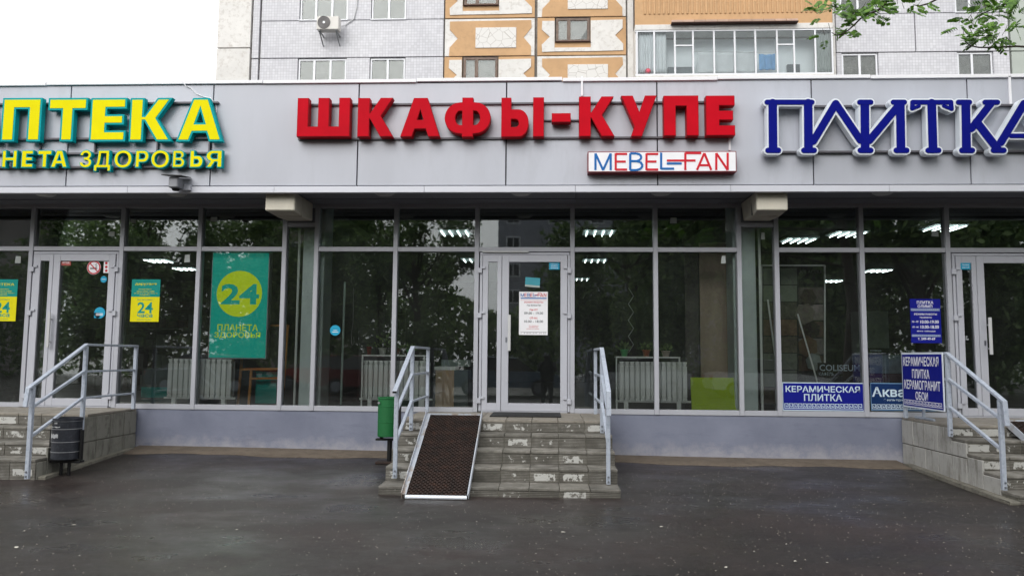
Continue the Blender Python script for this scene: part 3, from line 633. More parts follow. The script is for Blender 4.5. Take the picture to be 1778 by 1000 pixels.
def mebel(par, cr, y, wd):   # cr maps crop coordinates of the photographed logo to the plane
    B_ = [((585,118-0),(0,0))]
    t, bt = 456, 552
    thin_strokes(par, cr, [((513,t),(513,bt)),((513,t),(557,bt)),((557,bt),(601,t)),((601,t),(601,bt))], y, wd, BPRINT)
    thin_strokes(par, cr, [((630,t),(630,bt)),((630,t+3),(696,t+3)),((630,503),(688,503)),((630,bt-3),(696,bt-3))], y, wd, RPRINT)
    bl = [(714,t),(750,t),(770,462),(779,478),(770,494),(750,500),(774,506),(786,526),(774,545),(750,bt),(714,bt),(714,t)]
    thin_strokes(par, cr, list(zip(bl, bl[1:]))+[((714,500),(750,500))], y, wd, BPRINT)
    thin_strokes(par, cr, [((808,t),(808,bt)),((808,t+3),(876,t+3)),((808,503),(866,503)),((808,bt-3),(876,bt-3))], y, wd, RPRINT)
    thin_strokes(par, cr, [((893,t-5),(893,bt-5)),((893,bt-8),(968,bt-8)),((926,514),(1012,514))], y, wd, BPRINT)
    thin_strokes(par, cr, [((926,497),(1092,497)),((1033,t-5),(1033,bt)),((1033,t-2),(1125,t-2))], y, wd, RPRINT)
    thin_strokes(par, cr, [((1100,bt),(1143,t-2)),((1143,t-2),(1183,bt)),((1116,524),(1168,524))], y, wd, RPRINT)
    thin_strokes(par, cr, [((1212,bt),(1212,t-2)),((1212,t-2),(1278,bt)),((1278,bt),(1278,t-4))], y, wd, RPRINT)
mebel(mf, lambda a, c: (lambda q: (q.x, q.z))(P(880+a/3.333, 130+c/3.333, 9.698)), 9.6985, .028)

# ================================================================ STEPS
NOSE = [(9.50,.69),(9.20,.545),(8.87,.395),(8.55,.245),(8.20,.09)]
def steps(name, label, x0, x1, nose, land_x=None, side=None, y_back=10.79):
    o = thing(name, label, 'steps', ((x0+x1)/2, 9.5, 0))
    prof = [(y_back, -.05), (y_back, nose[0][1]-.03)]
    for k, (y, z) in enumerate(nose):
        prof.append((y+.012, z-.03))
        nz = nose[k+1][1]-.03 if k+1 < len(nose) else -.05
        prof.append((y+.012, nz))
    MB().prism([prof], x0+.012, x1-.012, lambda u, v, w_: (w_, u, v)).build('core', CONC, o)
    n = max(1, round((x1-x0)/.319)); tw = (x1-x0)/n
    yb = y_back
    for k, (y, z) in enumerate(nose):
        dep = .34 if k else y_back-y
        if k == 0:
            rows = 4; rd = (dep)/rows; me = shared('paving_slab', LAND, lambda b: b.box(-tw/2+.003, tw/2-.003, -rd/2+.003, rd/2-.003, -.03, 0), .003)
            for r_ in range(rows):
                for i in range(n): piece('paving_slab', me, (x0+tw*(i+.5), y+rd*(r_+.5), z+random.uniform(-.002,.002)), o)
        else:
            dep = nose[k-1][0]-y+.005
            me = shared('tread_slab', TREAD, lambda b: b.box(-tw/2+.003, tw/2-.003, 0, dep, -.03, 0), .004)
            for i in range(n): piece('tread_slab', me, (x0+tw*(i+.5)+random.uniform(-.002,.002), y+random.uniform(-.004,.004), z+random.uniform(-.003,.002)), o)
        nz = nose[k+1][1] if k+1 < len(nose) else -.02
        hh = z-.032-nz
        me2 = shared('riser_tile', RISER, lambda b: b.box(-tw/2+.003, tw/2-.003, 0, .012, -hh/2+.001, hh/2-.001), .002)
        for i in range(n): piece('riser_tile', me2, (x0+tw*(i+.5), y+.006+random.uniform(-.002,.002), nz+hh/2), o)
    if side:   # slab cladding on a side wall
        sx, smat = side; xx = x0 if sx < 0 else x1; yy = y_back; i = 0; cw = .322
        while yy > nose[-1][0]+.05:
            y1 = yy; y0 = max(nose[-1][0]+.02, yy-cw)
            lv = [z for (y, z) in nose if y <= y0+.16]; top = (max(lv) if lv else nose[-1][1])-.032
            top = nose[0][1]-.03 if y0 > nose[0][0]-.1 else top
            if top > .2:
                mid = .34 if top > .42 else None
                segs = [(-.02, mid), (mid, top)] if mid else [(-.02, top)]
                for z0, z1 in segs:
                    h_ = z1-z0; d_ = y1-y0
                    me3 = shared('side_slab', smat, lambda b: b.box(-.012, .012, -d_/2+.006, d_/2-.006, -h_/2+.006, h_/2-.006), .004)
                    piece('side_slab', me3, (xx-sx*(.004+random.uniform(0,.004)), (y0+y1)/2, (z0+z1)/2), o)
            yy = y0; i += 1
            if y0 <= nose[-1][0]+.03: break
    return o
st1 = steps('entrance_steps', 'five worn concrete steps with ribbed tiles leading up to the middle shop door', -1.785, .775, NOSE)
st2 = steps('entrance_steps', 'worn concrete steps and landing in front of the pharmacy door at the left', -9.2, -5.85, [(9.62,.69),(9.36,.545),(8.98,.395),(8.66,.245)], side=(1, SIDEL))
st3 = steps('entrance_steps', 'concrete steps with a pale slab side wall in front of the tile shop door', 4.83, 8.3, [(9.55,.69),(9.22,.545),(8.90,.395),(8.57,.245),(8.22,.09)], side=(-1, SIDER))
# low kerb strips along the side walls
tag(MB().prism([[(10.55,.0),(10.55,.10),(8.2,.03),(8.2,-.03)]], 4.72, 4.826, lambda u, v, w_: (w_+(10.6-u)*-.0, u, v)).build('kerb_strip', CONC, None, .01), None, kind='structure')
tag(MB().prism([[(10.6,.0),(10.6,.155),(8.7,.05),(8.7,-.03)]], -5.84, -5.75, lambda u, v, w_: (w_, u, v)).build('kerb_strip', CONC, None, .01), None, kind='structure')
# door mat
tag(MB().box(P(856,716,10.6).x, P(973,716,10.6).x, 9.95, 10.68, .693, .705).build('door_mat', mat('black rubber mat', '#17181a', .7, 0, .2, 20, .4, 80), None, .004), 'thin black rubber mat lying in front of the middle door', 'door mat')

# ---------------------------------------------------------------- railings
def railing(label, x, posts, tops, mids, lows, bases, dirn=1, tail=None, over=None):
    # posts: Y of far, middle, front post
    o = thing('stair_railing', label, 'railing', (x, posts[2], 0), 'pale square tube stair railings')
    for y, t_, bz in zip(posts, tops, bases):
        MB().box(x-.022, x+.022, y-.022, y+.022, bz, t_-.02).build('post', RAILM, o, .003)
    f = posts[2]; s_ = (tops[2]-tops[1])/(posts[2]-posts[1])
    MB().bar((x, posts[0]+.022, tops[0]), (x, posts[1], tops[1]), .05, .03).build('handrail', RAILM, o, .003)
    fe = f-(.12 if tail is None else .08); ze = tops[1]+s_*(fe-posts[1])
    hr = MB().bar((x, posts[1]+.005, tops[1]+.001), (x, fe, ze), .05, .03)
    hr.build('handrail', RAILM, o, .003)
    if tail: MB().bar((x, fe, ze+.012), (x, fe-.03, ze-tail), .048, .028, up=(0,1,0)).build('handrail_end', RAILM, o, .003)
    else: MB().bar((x, fe-.001, ze), (x, fe-.004, ze), .044, .024).build('end_cap', BLKM, o)
    for zz in (mids, lows):
        MB().bar((x, posts[0]-.022, zz[0]), (x, posts[1]+.022, zz[1]), .03, .025).build('rail', RAILM, o, .002)
        MB().bar((x, posts[1]-.02, zz[1]), (x, posts[2]+.02, zz[2]), .035, .03).build('rail', RAILM, o, .002)
    for y, bz in ((posts[1], bases[1]), (posts[2], bases[2])):
        for dz in (.03, .08):
            MB().tube([(x, y-.022, bz+dz), (x, y-.034, bz+dz)], .011, 6).build('bolt', BOLT, o)
    return o
T3 = [1.57, 1.57, 1.125]; M3 = [1.235, 1.235, .86]; L3 = [.91, .905, .53]
xL = P(681,750,8.45).x; xRr = P(1054,750,8.45).x
railing('pale railing on the left side of the middle steps beside the green bin', -1.66, (10.66, 9.42, 8.47), T3, M3, L3, (.69, .555, .13))
railing('pale railing on the right side of the middle steps', .665, (10.66, 9.42, 8.47), T3, M3, L3, (.69, .555, .10), tail=.25)
railing('pale railing on the pharmacy steps behind the black bin', -5.80, (10.60, 9.42, 8.46), [1.57,1.57,1.10], M3, L3, (.69, .50, .06), tail=.2)
railing('pale railing on the tile shop steps carrying a blue sign board', 4.80, (10.60, 9.47, 8.43), [1.545,1.545,1.07], M3, L3, (.69, .56, .11), tail=.25)

# blue board hanging on that railing
SX = 4.765
sb = thing('sign_board', 'blue board with pale frame and white lettering КЕРАМИЧЕСКАЯ ПЛИТКА hung on the right railing', 'sign', (SX, 10, .85))
MB().box(SX-.008, SX+.006, 9.50, 10.56, .845, 1.555).build('frame', WHT, sb, .002)
MB().box(SX-.0105, SX-.008, 9.515, 10.545, .865, 1.535).build('board', NAVY, sb)
def st(s, a, c, z0, z1, bold=.015): txt(s, 10.545-1.03*a, 10.545-1.03*c, z0, z1, None, WPRINT, sb, bold=bold, depth=.001, side=SX-.0105)
st('КЕРАМИЧЕСКАЯ', .03, .93, 1.385, 1.505); st('ПЛИТКА', .26, .70, 1.23, 1.345); st('КЕРАМОГРАНИТ', .04, .95, 1.085, 1.205); st('ОБОИ', .33, .64, .955, 1.06)
def meander(par, n, u0, u1, z0, z1, fn, m=WPRINT):
    b = MB(); cw = (u1-u0)/n; h = z1-z0; t_ = h*.12
    def rc(a, c, e, f): b.hexa([fn(a, e, 0), fn(c, e, 0), fn(c, e, .001), fn(a, e, .001)], [fn(a, f, 0), fn(c, f, 0), fn(c, f, .001), fn(a, f, .001)])
    for i in range(n):
        a = u0+cw*i; w_ = cw*.86
        rc(a, a+w_, z1-t_, z1); rc(a, a+t_, z0+t_+.0002, z1-t_-.0002); rc(a+w_-t_, a+w_, z0+h*.3, z1-t_-.0002); rc(a+w_*.35, a+w_-t_-.0002, z0+h*.3, z0+h*.3+t_); rc(a+w_*.35, a+w_*.35+t_, z0+h*.3+t_+.0002, z0+h*.66)
    rc(u0, u1, z0, z0+t_)
    return b.build('border_pattern', m, par)
meander(sb, 12, 0, 1, .885, .945, lambda u, z, d: (SX-.0106-d, 10.545-1.03*(.02+.96*u), z))

# ---------------------------------------------------------------- wheelchair ramps
def ramp_(label, x0, x1, ytop, ztop, ybot, zbot):
    o = thing('wheelchair_ramp', label, 'ramp', ((x0+x1)/2, ybot, 0), 'steel grating ramps over the steps')
    d = Vector((0, ybot-ytop, zbot-ztop)); Ln = d.length; d.normalize(); up = Vector((0, -d.z, d.y)); up = up if up.z > 0 else -up
    o0 = Vector((0, ytop, ztop))
    def pt(x, s, h): q = o0+d*s+up*h; return (x, q.y, q.z)
    b = MB(); nr = 58; nc = 13
    for i in range(nr):      # expanded metal: rows of bars broken by thin webs
        s = Ln*(i+.5)/nr; b.hexa([pt(x0+.03,s-.008,-.012), pt(x1-.03,s-.008,-.012), pt(x1-.03,s-.006,.006), pt(x0+.03,s-.006,.006)], [pt(x0+.03,s-.0,-.012), pt(x1-.03,s-.0,-.012), pt(x1-.03,s+.002,.006), pt(x0+.03,s+.002,.006)])
    tag(b.build('grating', RUST, o), None, kind='stuff')
    b = MB(); cw = (x1-x0-.06)/nc
    for i in range(nr):
        for j in range(nc):
            s0 = Ln*(i+.5)/nr; x = x0+.03+cw*(j+(.25 if i%2 else .75)); b.hexa([pt(x-.011,s0,-.011), pt(x+.011,s0,-.011), pt(x+.008,s0,.004), pt(x-.008,s0,.004)], [pt(x-.011,s0+Ln/nr,-.011), pt(x+.011,s0+Ln/nr,-.011), pt(x+.008,s0+Ln/nr,.004), pt(x-.008,s0+Ln/nr,.004)])
    tag(b.build('grating_webs', RUST, o), None, kind='stuff')
    MB().hexa([pt(x0+.03,0,-.06), pt(x1-.03,0,-.06), pt(x1-.03,0,-.05), pt(x0+.03,0,-.05)], [pt(x0+.03,Ln,-.03), pt(x1-.03,Ln,-.03), pt(x1-.03,Ln,-.02), pt(x0+.03,Ln,-.02)]).build('under_plate', mat('dark rusted steel', '#1c1411', .85), o)
    for s_, x in ((1, x0), (-1, x1)):
        b = MB().hexa([pt(x,-.03,-.03), pt(x+s_*.008,-.03,-.03), pt(x+s_*.008,-.03,.06), pt(x,-.03,.06)], [pt(x,Ln+.02,-.02), pt(x+s_*.008,Ln+.02,-.02), pt(x+s_*.008,Ln+.02,.045), pt(x,Ln+.02,.045)])
        b.hexa([pt(x+s_*.008,-.01,.008), pt(x+s_*(.055 if s_>0 else .02),-.01,.008), pt(x+s_*(.055 if s_>0 else .02),-.01,.014), pt(x+s_*.008,-.01,.014)], [pt(x+s_*.008,Ln,.008), pt(x+s_*(.05 if s_>0 else .02),Ln,.008), pt(x+s_*(.05 if s_>0 else .02),Ln,.014), pt(x+s_*.008,Ln,.014)])
        b.build('side_channel', CHAN, o)
    MB().hexa([pt(x0+.04,Ln+.004,-.02), pt(x1-.02,Ln+.004,-.02), pt(x1-.02,Ln+.004,.008), pt(x0+.04,Ln+.004,.008)], [pt(x0+.04,Ln+.03,-.02), pt(x1-.02,Ln+.03,-.02), pt(x1-.02,Ln+.03,-.004), pt(x0+.04,Ln+.03,-.004)]).build('end_strip', WHT, o)
    MB().bar(pt(x0+.01,-.02,.0), pt(x1-.01,-.02,.0), .025, .02).build('top_strip', CHAN, o)
    return o
ramp_('rusty brown grating ramp with pale side channels over the middle steps', -1.50, -.80, 9.58, .735, 8.02, .03)
ramp_('rusty brown grating ramp over the tile shop steps at the right edge', 5.50, 6.6, 9.62, .735, 8.05, .03)

# ---------------------------------------------------------------- bins
bx_, by_ = P(116,760,8.95).x, 8.95
bn = thing('litter_bin', 'black cylindrical litter bin with torn white sticker standing by the pharmacy steps', 'litter bin', (bx_, by_, 0))
r_ = .158; z0, z1 = .215, .70
MB().lathe((bx_,by_,0), [(r_*.9,z0),(r_,z0+.012),(r_,.665),(r_+.006,.67),(r_+.006,z1),(r_-.01,z1),(r_-.01,z1-.3)], 40).build('drum', BINB, bn)
RIM = mat('worn bare metal rim', '#9a9ca0', .4, .5)
for z in (.311, .4265, .5765, .668): MB().lathe((bx_,by_,0), [(r_-.001,z-.004),(r_+.004,z-.003),(r_+.004,z+.003),(r_-.001,z+.004)], 32).build('band', RIM, bn)
for sx in (-1, 1):
    MB().box(bx_+sx*.185-.013, bx_+sx*.185+.013, by_-.02, by_+.02, .18, .56).build('frame_upright', BLKM, bn, .002)
    MB().box(bx_+sx*.048-.014, bx_+sx*.048+.014, by_-.014, by_+.014, -.02, .18).build('leg', BLKM, bn, .002)
MB().box(bx_-.2, bx_+.2, by_-.05, by_+.05, .178, .205).build('frame_base', BLKM, bn, .002)
def curved_patch(a0, a1, zz0, zz1, par, m, jag=3):
    b = MB(); n = 8; A = []; B = []
    for k in range(n+1):
        a = math.radians(a0+(a1-a0)*k/n); j0 = .008*math.sin(k*2.1+a0)*jag/3; j1 = .008*math.cos(k*2.7+a0)*jag/3
        A.append(b.bm.verts.new((bx_+(r_+.003)*math.cos(a), by_+(r_+.003)*math.sin(a), zz0+j0))); B.append(b.bm.verts.new((bx_+(r_+.003)*math.cos(a), by_+(r_+.003)*math.sin(a), zz1+j1)))
    for k in range(n): b.bm.faces.new((A[k],A[k+1],B[k+1],B[k]))
    b.build('sticker_remains', m, par)
STK = mat('torn white sticker', '#b9bbbe', .7, 0, .2, 12)
curved_patch(200, 268, .475, .52, bn, STK); curved_patch(196, 222, .445, .565, bn, STK, 6); curved_patch(205, 275, .597, .607, bn, STK, 2); curved_patch(245, 262, .64, .652, bn, STK, 3)
gx_, gy_ = P(673.5,735,10.05).x, 10.05
gbn = thing('litter_bin', 'green cylindrical litter bin on a post behind the left railing of the middle steps', 'litter bin', (gx_, gy_, 0))
r2_ = .132
MB().lathe((gx_,gy_,0), [(r2_*.95,.415),(r2_,.425),(r2_,.60),(r2_+.004,.603),(r2_+.004,.609),(r2_,.612),(r2_,.80),(r2_+.004,.803),(r2_+.004,.809),(r2_,.812),(r2_,.90),(r2_+.007,.905),(r2_+.007,.925),(r2_-.01,.925),(r2_-.01,.6)], 32).build('drum', BING, gbn)
MB().box(gx_+.06, gx_+.17, gy_-.02, gy_+.02, .47, .88).build('side_plate', BLKM, gbn)
MB().box(gx_-.15, gx_+.15, gy_-.04, gy_+.04, .365, .39).box(gx_-.1, gx_-.06, gy_-.03, gy_+.03, .39, .413).build('support', BLKM, gbn, .002)
MB().tube([(gx_+.03,gy_,.02),(gx_+.03,gy_,.366)], .032, 12).build('post', BLKM, gbn)
MB().box(gx_-.13, gx_+.13, gy_-.12, gy_+.06, .075, .10).build('foot_plate', RUST, gbn, .003)
MB().tube([(gx_-.10, gy_-.118, .855), (gx_-.10, gy_-.126, .855)], .016, 10).build('lock', RIM, gbn)
# pipe bracket under the sign
tag(MB().tube([P(1590,724,10.5), P(1622,729,10.1)], .018, 8).bar(P(1604,700,10.4), P(1604,725,10.4), .03).build('steel_pipe', RAILM), 'short steel pipe lying on the landing beneath the blue board', 'pipe')

# ================================================================ THINGS BEHIND AND ON THE GLASS
def radiator(px0, px1, py0, py1, label, n, Y=10.99, shelf=None):
    X0, X1, Z0, Z1 = R(px0, py0, px1, py1, Y); o = thing('radiator', label, 'radiator', ((X0+X1)/2, Y, Z0-.1), 'white cast iron radiators behind the windows')
    pw = (X1-X0)/n; c0 = MB()
    def sec(b):
        b.box(-pw*.42, pw*.42, 0, .09, Z0+.05-Z0, Z1-Z0-.06); 
        b.hexa([(-pw*.46,0,.0),(pw*.46,0,.0),(pw*.46,.09,.0),(-pw*.46,.09,.0)], [(-pw*.36,0,.049),(pw*.36,0,.049),(pw*.36,.09,.049),(-pw*.36,.09,.049)])
        b.hexa([(-pw*.28,0,Z1-Z0-.059),(pw*.28,0,Z1-Z0-.059),(pw*.28,.09,Z1-Z0-.059),(-pw*.28,.09,Z1-Z0-.059)], [(-pw*.46,.0,Z1-Z0),(pw*.46,.0,Z1-Z0),(pw*.46,.09,Z1-Z0),(-pw*.46,.09,Z1-Z0)])
    me = shared('section', RADM, sec, .006)
    for i in range(n): piece('section', me, (X0+pw*(i+.5), Y, Z0), o)
    MB().box(X0, X1, Y+.1, Y+.11, Z0+.03, Z1-.03).build('back_plate', RADM, o)
    MB().tube([(X0-.05,Y+.04,Z0-.01),(X1+.05,Y+.04,Z0-.01)], .016, 8).build('pipe', RADM, o)
    for x in (X0+.1, X1-.12): MB().box(x-.03, x+.03, Y+.02, Y+.07, .69, Z0-.005).build('foot', RADM, o)
    if shelf:
        sx0, sx1, sz0, sz1 = R(*shelf, Y-.05); q = thing('plant_shelf', 'thin pale shelf frame standing over the '+label.split(' ', 3)[3], 'shelf', (sx0, Y, .69))
        MB().box(sx0, sx1, Y-.08, Y+.14, sz1-.02, sz1).build('shelf_board', RADM, q)
        for x in (sx0+.01, sx1-.01): MB().box(x-.01, x+.01, Y-.08, Y-.06, .69, sz1-.021).build('leg', RADM, q)
        return sz1
radiator(290, 402, 623, 690, 'white ribbed radiator behind the pharmacy window left of the easel', 12)
zs1 = radiator(630, 745, 626, 692, 'white ribbed radiator behind the window beside the green bin', 13, shelf=(628, 616, 738, 700))
zs2 = radiator(1075, 1194, 628, 696, 'white ribbed radiator behind the window right of the middle door', 13, shelf=(1069, 619, 1181, 700))
def pot(px, zb_, kind, col, label, h=.085, r=.055, Y=11.0):
    x = P(px, 610, Y).x; o = thing('flower_pot', label, 'flower pot', (x, Y, zb_))
    MB().lathe((x,Y,zb_), [(r*.7,0),(r,h),(r+.006,h+.002),(r+.006,h+.014),(r-.006,h+.014)], 16).build('pot', mat('glazed pot '+label[:18], col, .35), o, smooth=True)
    if kind:
        b = MB(); rr = random.Random(px)
        for _ in range(46):
            a = rr.uniform(0, 2*PI); el = rr.uniform(.2, 1.4); ln = rr.uniform(.05, kind); d = Vector((math.cos(a)*math.cos(el), math.sin(a)*math.cos(el), math.sin(el))); c = Vector((x,Y,zb_+h))+d*ln; sd = d.cross(Vector((rr.random(),rr.random(),.3))).normalized()*.018
            b.quad(c-d*.03, c-sd, c+d*.03, c+sd)
        b.build('foliage', LEAF, o)
pot(641, zs1, 0, '#8f1a22', 'small red mug on the shelf left of the white pot', .10, .038)
pot(664, zs1, .24, '#cfcfcb', 'white plant pot with a leafy plant on the left shelf')
pot(690, zs1, .16, '#7c2228', 'dark red plant pot hidden partly by the railing', .08, .05)
pot(713, zs1, .12, '#2f9e58', 'green plant bowl on the right end of the left shelf', .06, .06)
pot(1084, zs2, .13, '#5fc07c', 'light green pot with a yellowish plant on the right shelf')
pot(1122, zs2, .12, '#a8583a', 'terracotta pot with green leaves in the middle of the right shelf', .08, .055)
pot(1156, zs2, .11, '#cbb9ae', 'pale pot with dark leaves at the right end of the right shelf', .07, .06)
# display plinth
X0, X1, Z0, Z1 = R(756, 640, 788, 704, 11.35); X2 = P(812, 660, 11.35).x
dp = thing('display_cabinet', 'low cabinet with pale wood front and white top behind the window left of the door', 'cabinet', (X0, 11.35, .69))
MB().box(X0, X1, 11.35, 11.37, .70, Z1-.02).build('wood_front', mat('pale veneer', '#c9a881', .5, 0, .15, 3, rnd=0, streak=True), dp)
MB().box(X1+.001, X2, 11.36, 11.8, .70, Z1-.02).build('side_panel', mat('grey glass panel', '#4c5957', .3), dp)
MB().box(X0-.02, X1+.02, 11.33, 11.8, Z1-.019, Z1+.03).build('top', RADM, dp); MB().box(X0+.03, X2, 11.72, 11.74, Z1+.031, Z1+.13).build('upstand', mat('frosted sheet', '#6b7c78', .4), dp)
# easel
ez = thing('easel', 'wooden easel holding a black board behind the narrow pharmacy window', 'easel', (P(455,700,11.25).x, 11.25, .69))
Ye = 11.25; q = lambda a, c: P(a, c, Ye)
for a, c in (((425,566),(413,704)), ((500,564),(490,704)), ((437,640),(432,704))): MB().bar(q(*a), q(*c), .035, .03).build('leg', WOOD, ez)
for a, c in (((420,641),(495,640)), ((436,657),(493,656)), ((424,566),(500,565))): MB().bar(q(*a)-Vector((0,.03,0)), q(*c)-Vector((0,.03,0)), .03, .03).build('crossbar', WOOD, ez)
X0, X1, Z0, Z1 = R(426, 570, 496, 637, Ye+.03); MB().box(X0, X1, Ye+.02, Ye+.04, Z0, Z1).build('chalkboard', CHALK, ez)
X0, X1, Z0, Z1 = R(446, 645, 482, 700, Ye+.15); MB().box(X0, X1, Ye+.1, Ye+.12, Z0, Z1).build('lower_board', TEALP, ez)
# big green 24 panel
X0, X1, Z0, Z1 = R(366.5, 439.5, 463.5, 621, 10.98)
g24 = thing('light_box', 'tall green panel with a yellow disc, 24 and ПЛАНЕТА ЗДОРОВЬЯ behind the pharmacy window', 'sign', (X0, 11, Z0))
MB().box(X0-.015, X1+.015, 10.985, 11.10, Z0-.015, Z1+.015).build('casing', ALU, g24, .003); MB().box(X0, X1, 10.980, 10.986, Z0, Z1).build('panel', GREENP, g24)
for m_, cc_, es in ((GREENP, '#08a896', .10), (LIMEP, '#c9e21c', .10)):
    pb = m_.node_tree.nodes['Principled BSDF']; pb.inputs['Emission Color'].default_value = (*rgb(cc_), 1); pb.inputs['Emission Strength'].default_value = es*2.4   # light box panel; added glow lifts it through the glass reflections
disc(415.5, 510, 39.5, 10.977, LIMEP, g24, 'yellow_disc')
ptxt('24', 384, 493, 450, 528.5, 10.9765, GREENP, g24, bold=.03); ptxt('ПЛАНЕТА', 377.5, 563, 448, 574.5, 10.9795, LIMEP, g24, bold=.015); ptxt('ЗДОРОВЬЯ', 372, 576.5, 452, 588, 10.9795, LIMEP, g24, bold=.015)
# small posters
YG = FY+.050
def poster24(px0, py0, px1, py1, head, label):
    X0, X1, Z0, Z1 = R(px0, py0, px1, py1, YG); o = thing('poster', label, 'poster', (X0, YG, Z0)); zm = Z0+(Z1-Z0)*.585; H = Z1-Z0; W_ = X1-X0
    MB().box(X0, X1, YG, YG+.003, zm+.0005, Z1).build('upper_half', TEALP, o); MB().box(X0, X1, YG, YG+.003, Z0, zm).build('lower_half', YELP, o)
    def t(s, a, c, e, f, m, bd=.012): txt(s, X0+W_*a, X0+W_*c, Z0+H*e, Z0+H*f, YG, m, o, bold=bd)
    t(head, .12, .88, .85, .91, YELP); t('24', .24, .78, .2, .46, TEALP, .02); t('часа', .24, .78, .10, .18, TEALP, .02); t('без выходных', .22, .76, .50, .535, TEALP, .0)
    t('ежедневно', .25, .7, .75, .775, YELP, .01); t('звоните нам', .18, .8, .70, .725, YELP, .01); t('телефон', .08, .9, .655, .68, YELP, .01); t('адрес', .3, .66, .615, .64, YELP, .01); t('работаем', .25, .74, .035, .06, TEALP, .01)
poster24(227.5, 485, 277, 558.5, 'даруханә', 'teal and yellow poster with даруханә and 24 часа in the window right of the pharmacy door')
poster24(-20, 485, 29, 557.5, 'АПТЕКА', 'teal and yellow poster with АПТЕКА cut by the left edge of the frame')
# pharmacy floor display seen under the left poster
st_ = thing('display_stand', 'yellow display stand at the far left behind the glass', 'display stand', P(0, 600, 11.4))
plate(-25, 560, 14, 610, 11.4, YELP, st_, 'panel'); plate(-20, 568, 10, 604, 11.395, mat('printed photo', '#6f7f7c', .5, 0, .5, 30), st_, 'print')
MB().box(P(-30,640,11.5).x, P(32,640,11.5).x, 11.5, 12.1, .69, 1.25).build('counter', mat('orange counter', '#8a3a18', .5), st_)
# stickers: no smoking and others on the pharmacy door
YD = FY+.0125
ns = thing('no_smoking_sticker', 'round no smoking sticker at the top of the pharmacy door glass', 'sticker', P(163,464,YD))
disc(163, 464.5, 12, YD, WPRINT, ns, 'disc', .001)
c = P(163,464.5,YD-.001); rr_ = P(174.5,464.5,YD-.001).x-c.x
ringo = [(c.x+rr_*math.cos(2*PI*k/28), c.z+rr_*math.sin(2*PI*k/28)) for k in range(28)]; ringi = [(c.x+rr_*.82*math.cos(2*PI*k/28), c.z+rr_*.82*math.sin(2*PI*k/28)) for k in range(28)]
MB().prism([ringo, ringi], YD-.002, YD-.0005, FRONT).build('ring', RPRINT, ns)
MB().box(c.x-.055, c.x+.05, YD-.0015, YD-.0005, c.z-.022, c.z-.006).build('cigarette', BLACKP, ns)
MB().tube([(c.x+.02, YD-.001, c.z+.0), (c.x+.045, YD-.001, c.z+.02), (c.x+.02, YD-.001, c.z+.04), (c.x+.045, YD-.001, c.z+.055)], .004, 5).build('smoke', BLACKP, ns)
MB().bar((c.x-.055, YD-.003, c.z+.055), (c.x+.055, YD-.003, c.z-.055), .002, .014, up=(.7,0,.7)).build('slash', RPRINT, ns)
def sticker(px0, py0, px1, py1, Y, m, label, words=None, wm=WPRINT, cat='sticker'):
    X0, X1, Z0, Z1 = R(px0, py0, px1, py1, Y); o = thing('sticker', label, cat, (X0, Y, Z0)); MB().box(X0, X1, Y, Y+.001, Z0, Z1).build('sheet', m, o)
    for k, s_ in enumerate(words or []):
        n = len(words); h = (Z1-Z0)/(n+.6); z = Z1-h*(k+1)-h*.05; txt(s_, X0+(X1-X0)*.15, X0+(X1-X0)*.85, z, z+h*.55, Y-.0003, wm, o, bold=.01)
    return o
sticker(106, 452, 123, 461, YD, flat('pale red print', '#b8625c'), 'small red and white sticker in the top left corner of the pharmacy door', ['вход'])
s_ = sticker(180, 452, 189, 474, YD, WPRINT, 'narrow white sticker with red symbols beside the no smoking sign')
for k in range(3): disc(184.5, 457+6.5*k, 2.2, YD-.001, RPRINT, s_, 'symbol', .0008, 12)
for px, py, r, lb in ((180, 485, 5.5, 'small blue round sticker under the red symbol strip on the pharmacy door'), (582, 573.5, 9, 'pale blue round sticker on the window left of the radiator')):
    o = thing('round_sticker', lb, 'sticker', P(px, py, YG)); Y_ = YD if px < 300 else YG; disc(px, py, r, Y_, CYANP, o, 'disc', .001); c = P(px, py, Y_); MB().box(c.x-.03, c.x+.03, Y_-.001, Y_-.0003, c.z-.003, c.z+.004).build('print', WPRINT, o)
    if px > 300: MB().box(c.x-.045, c.x+.045, Y_-.001, Y_-.0003, c.z-.028, c.z-.02).build('print', WPRINT, o)
o = thing('round_sticker', 'larger teal drop shaped sticker in the middle of the pharmacy door glass', 'sticker', P(173, 543, YD)); disc(173, 543, 9.5, YD, CYANP, o, 'disc', .001); plate(163.5, 543, 173, 552, YD, CYANP, o, 'corner', .0008)
c = P(173,543,YD)
for k in range(2): MB().box(c.x-.055, c.x+.05, YD-.001, YD-.0003, c.z-.018-.022*k, c.z-.008-.022*k).build('print', WPRINT, o)
# scraps of paper stuck on panes
PAPER = mat('scrap of paper', '#b9bfbd', .8)
for px0, py0, px1, py1, lb in ((26,445,36,457,'white paper scrap on the far left pane'), (320,442,330,455,'white paper scrap at the top of the pane left of the green panel'), (1252,444,1260,457,'white paper scrap above the lime green board'), (1321,404,1328,416,'white paper scrap in the narrow window by the tile shop'), (1163,378,1175,388,'pale paper scrap in the transom above the lime green board'), (1617,402,1630,411,'pale paper scrap in the transom above the opening hours poster'), (188,402,199,410,'pale paper scrap in the transom above the pharmacy door'), (226,381,236,388,'pale paper scrap in the transom above the small poster'),(365,377,377,385,'pale paper scrap in the transom above the green panel')):
    X0, X1, Z0, Z1 = R(px0, py0, px1, py1, YG); t_ = random.uniform(-.01,.01)
    tag(MB().prism([[(X0,Z0+t_),(X1,Z0),(X1-abs(t_),Z1),(X0+.01,Z1+t_)]], YG, YG+.001, FRONT).build('paper_scrap', PAPER), lb, 'paper')
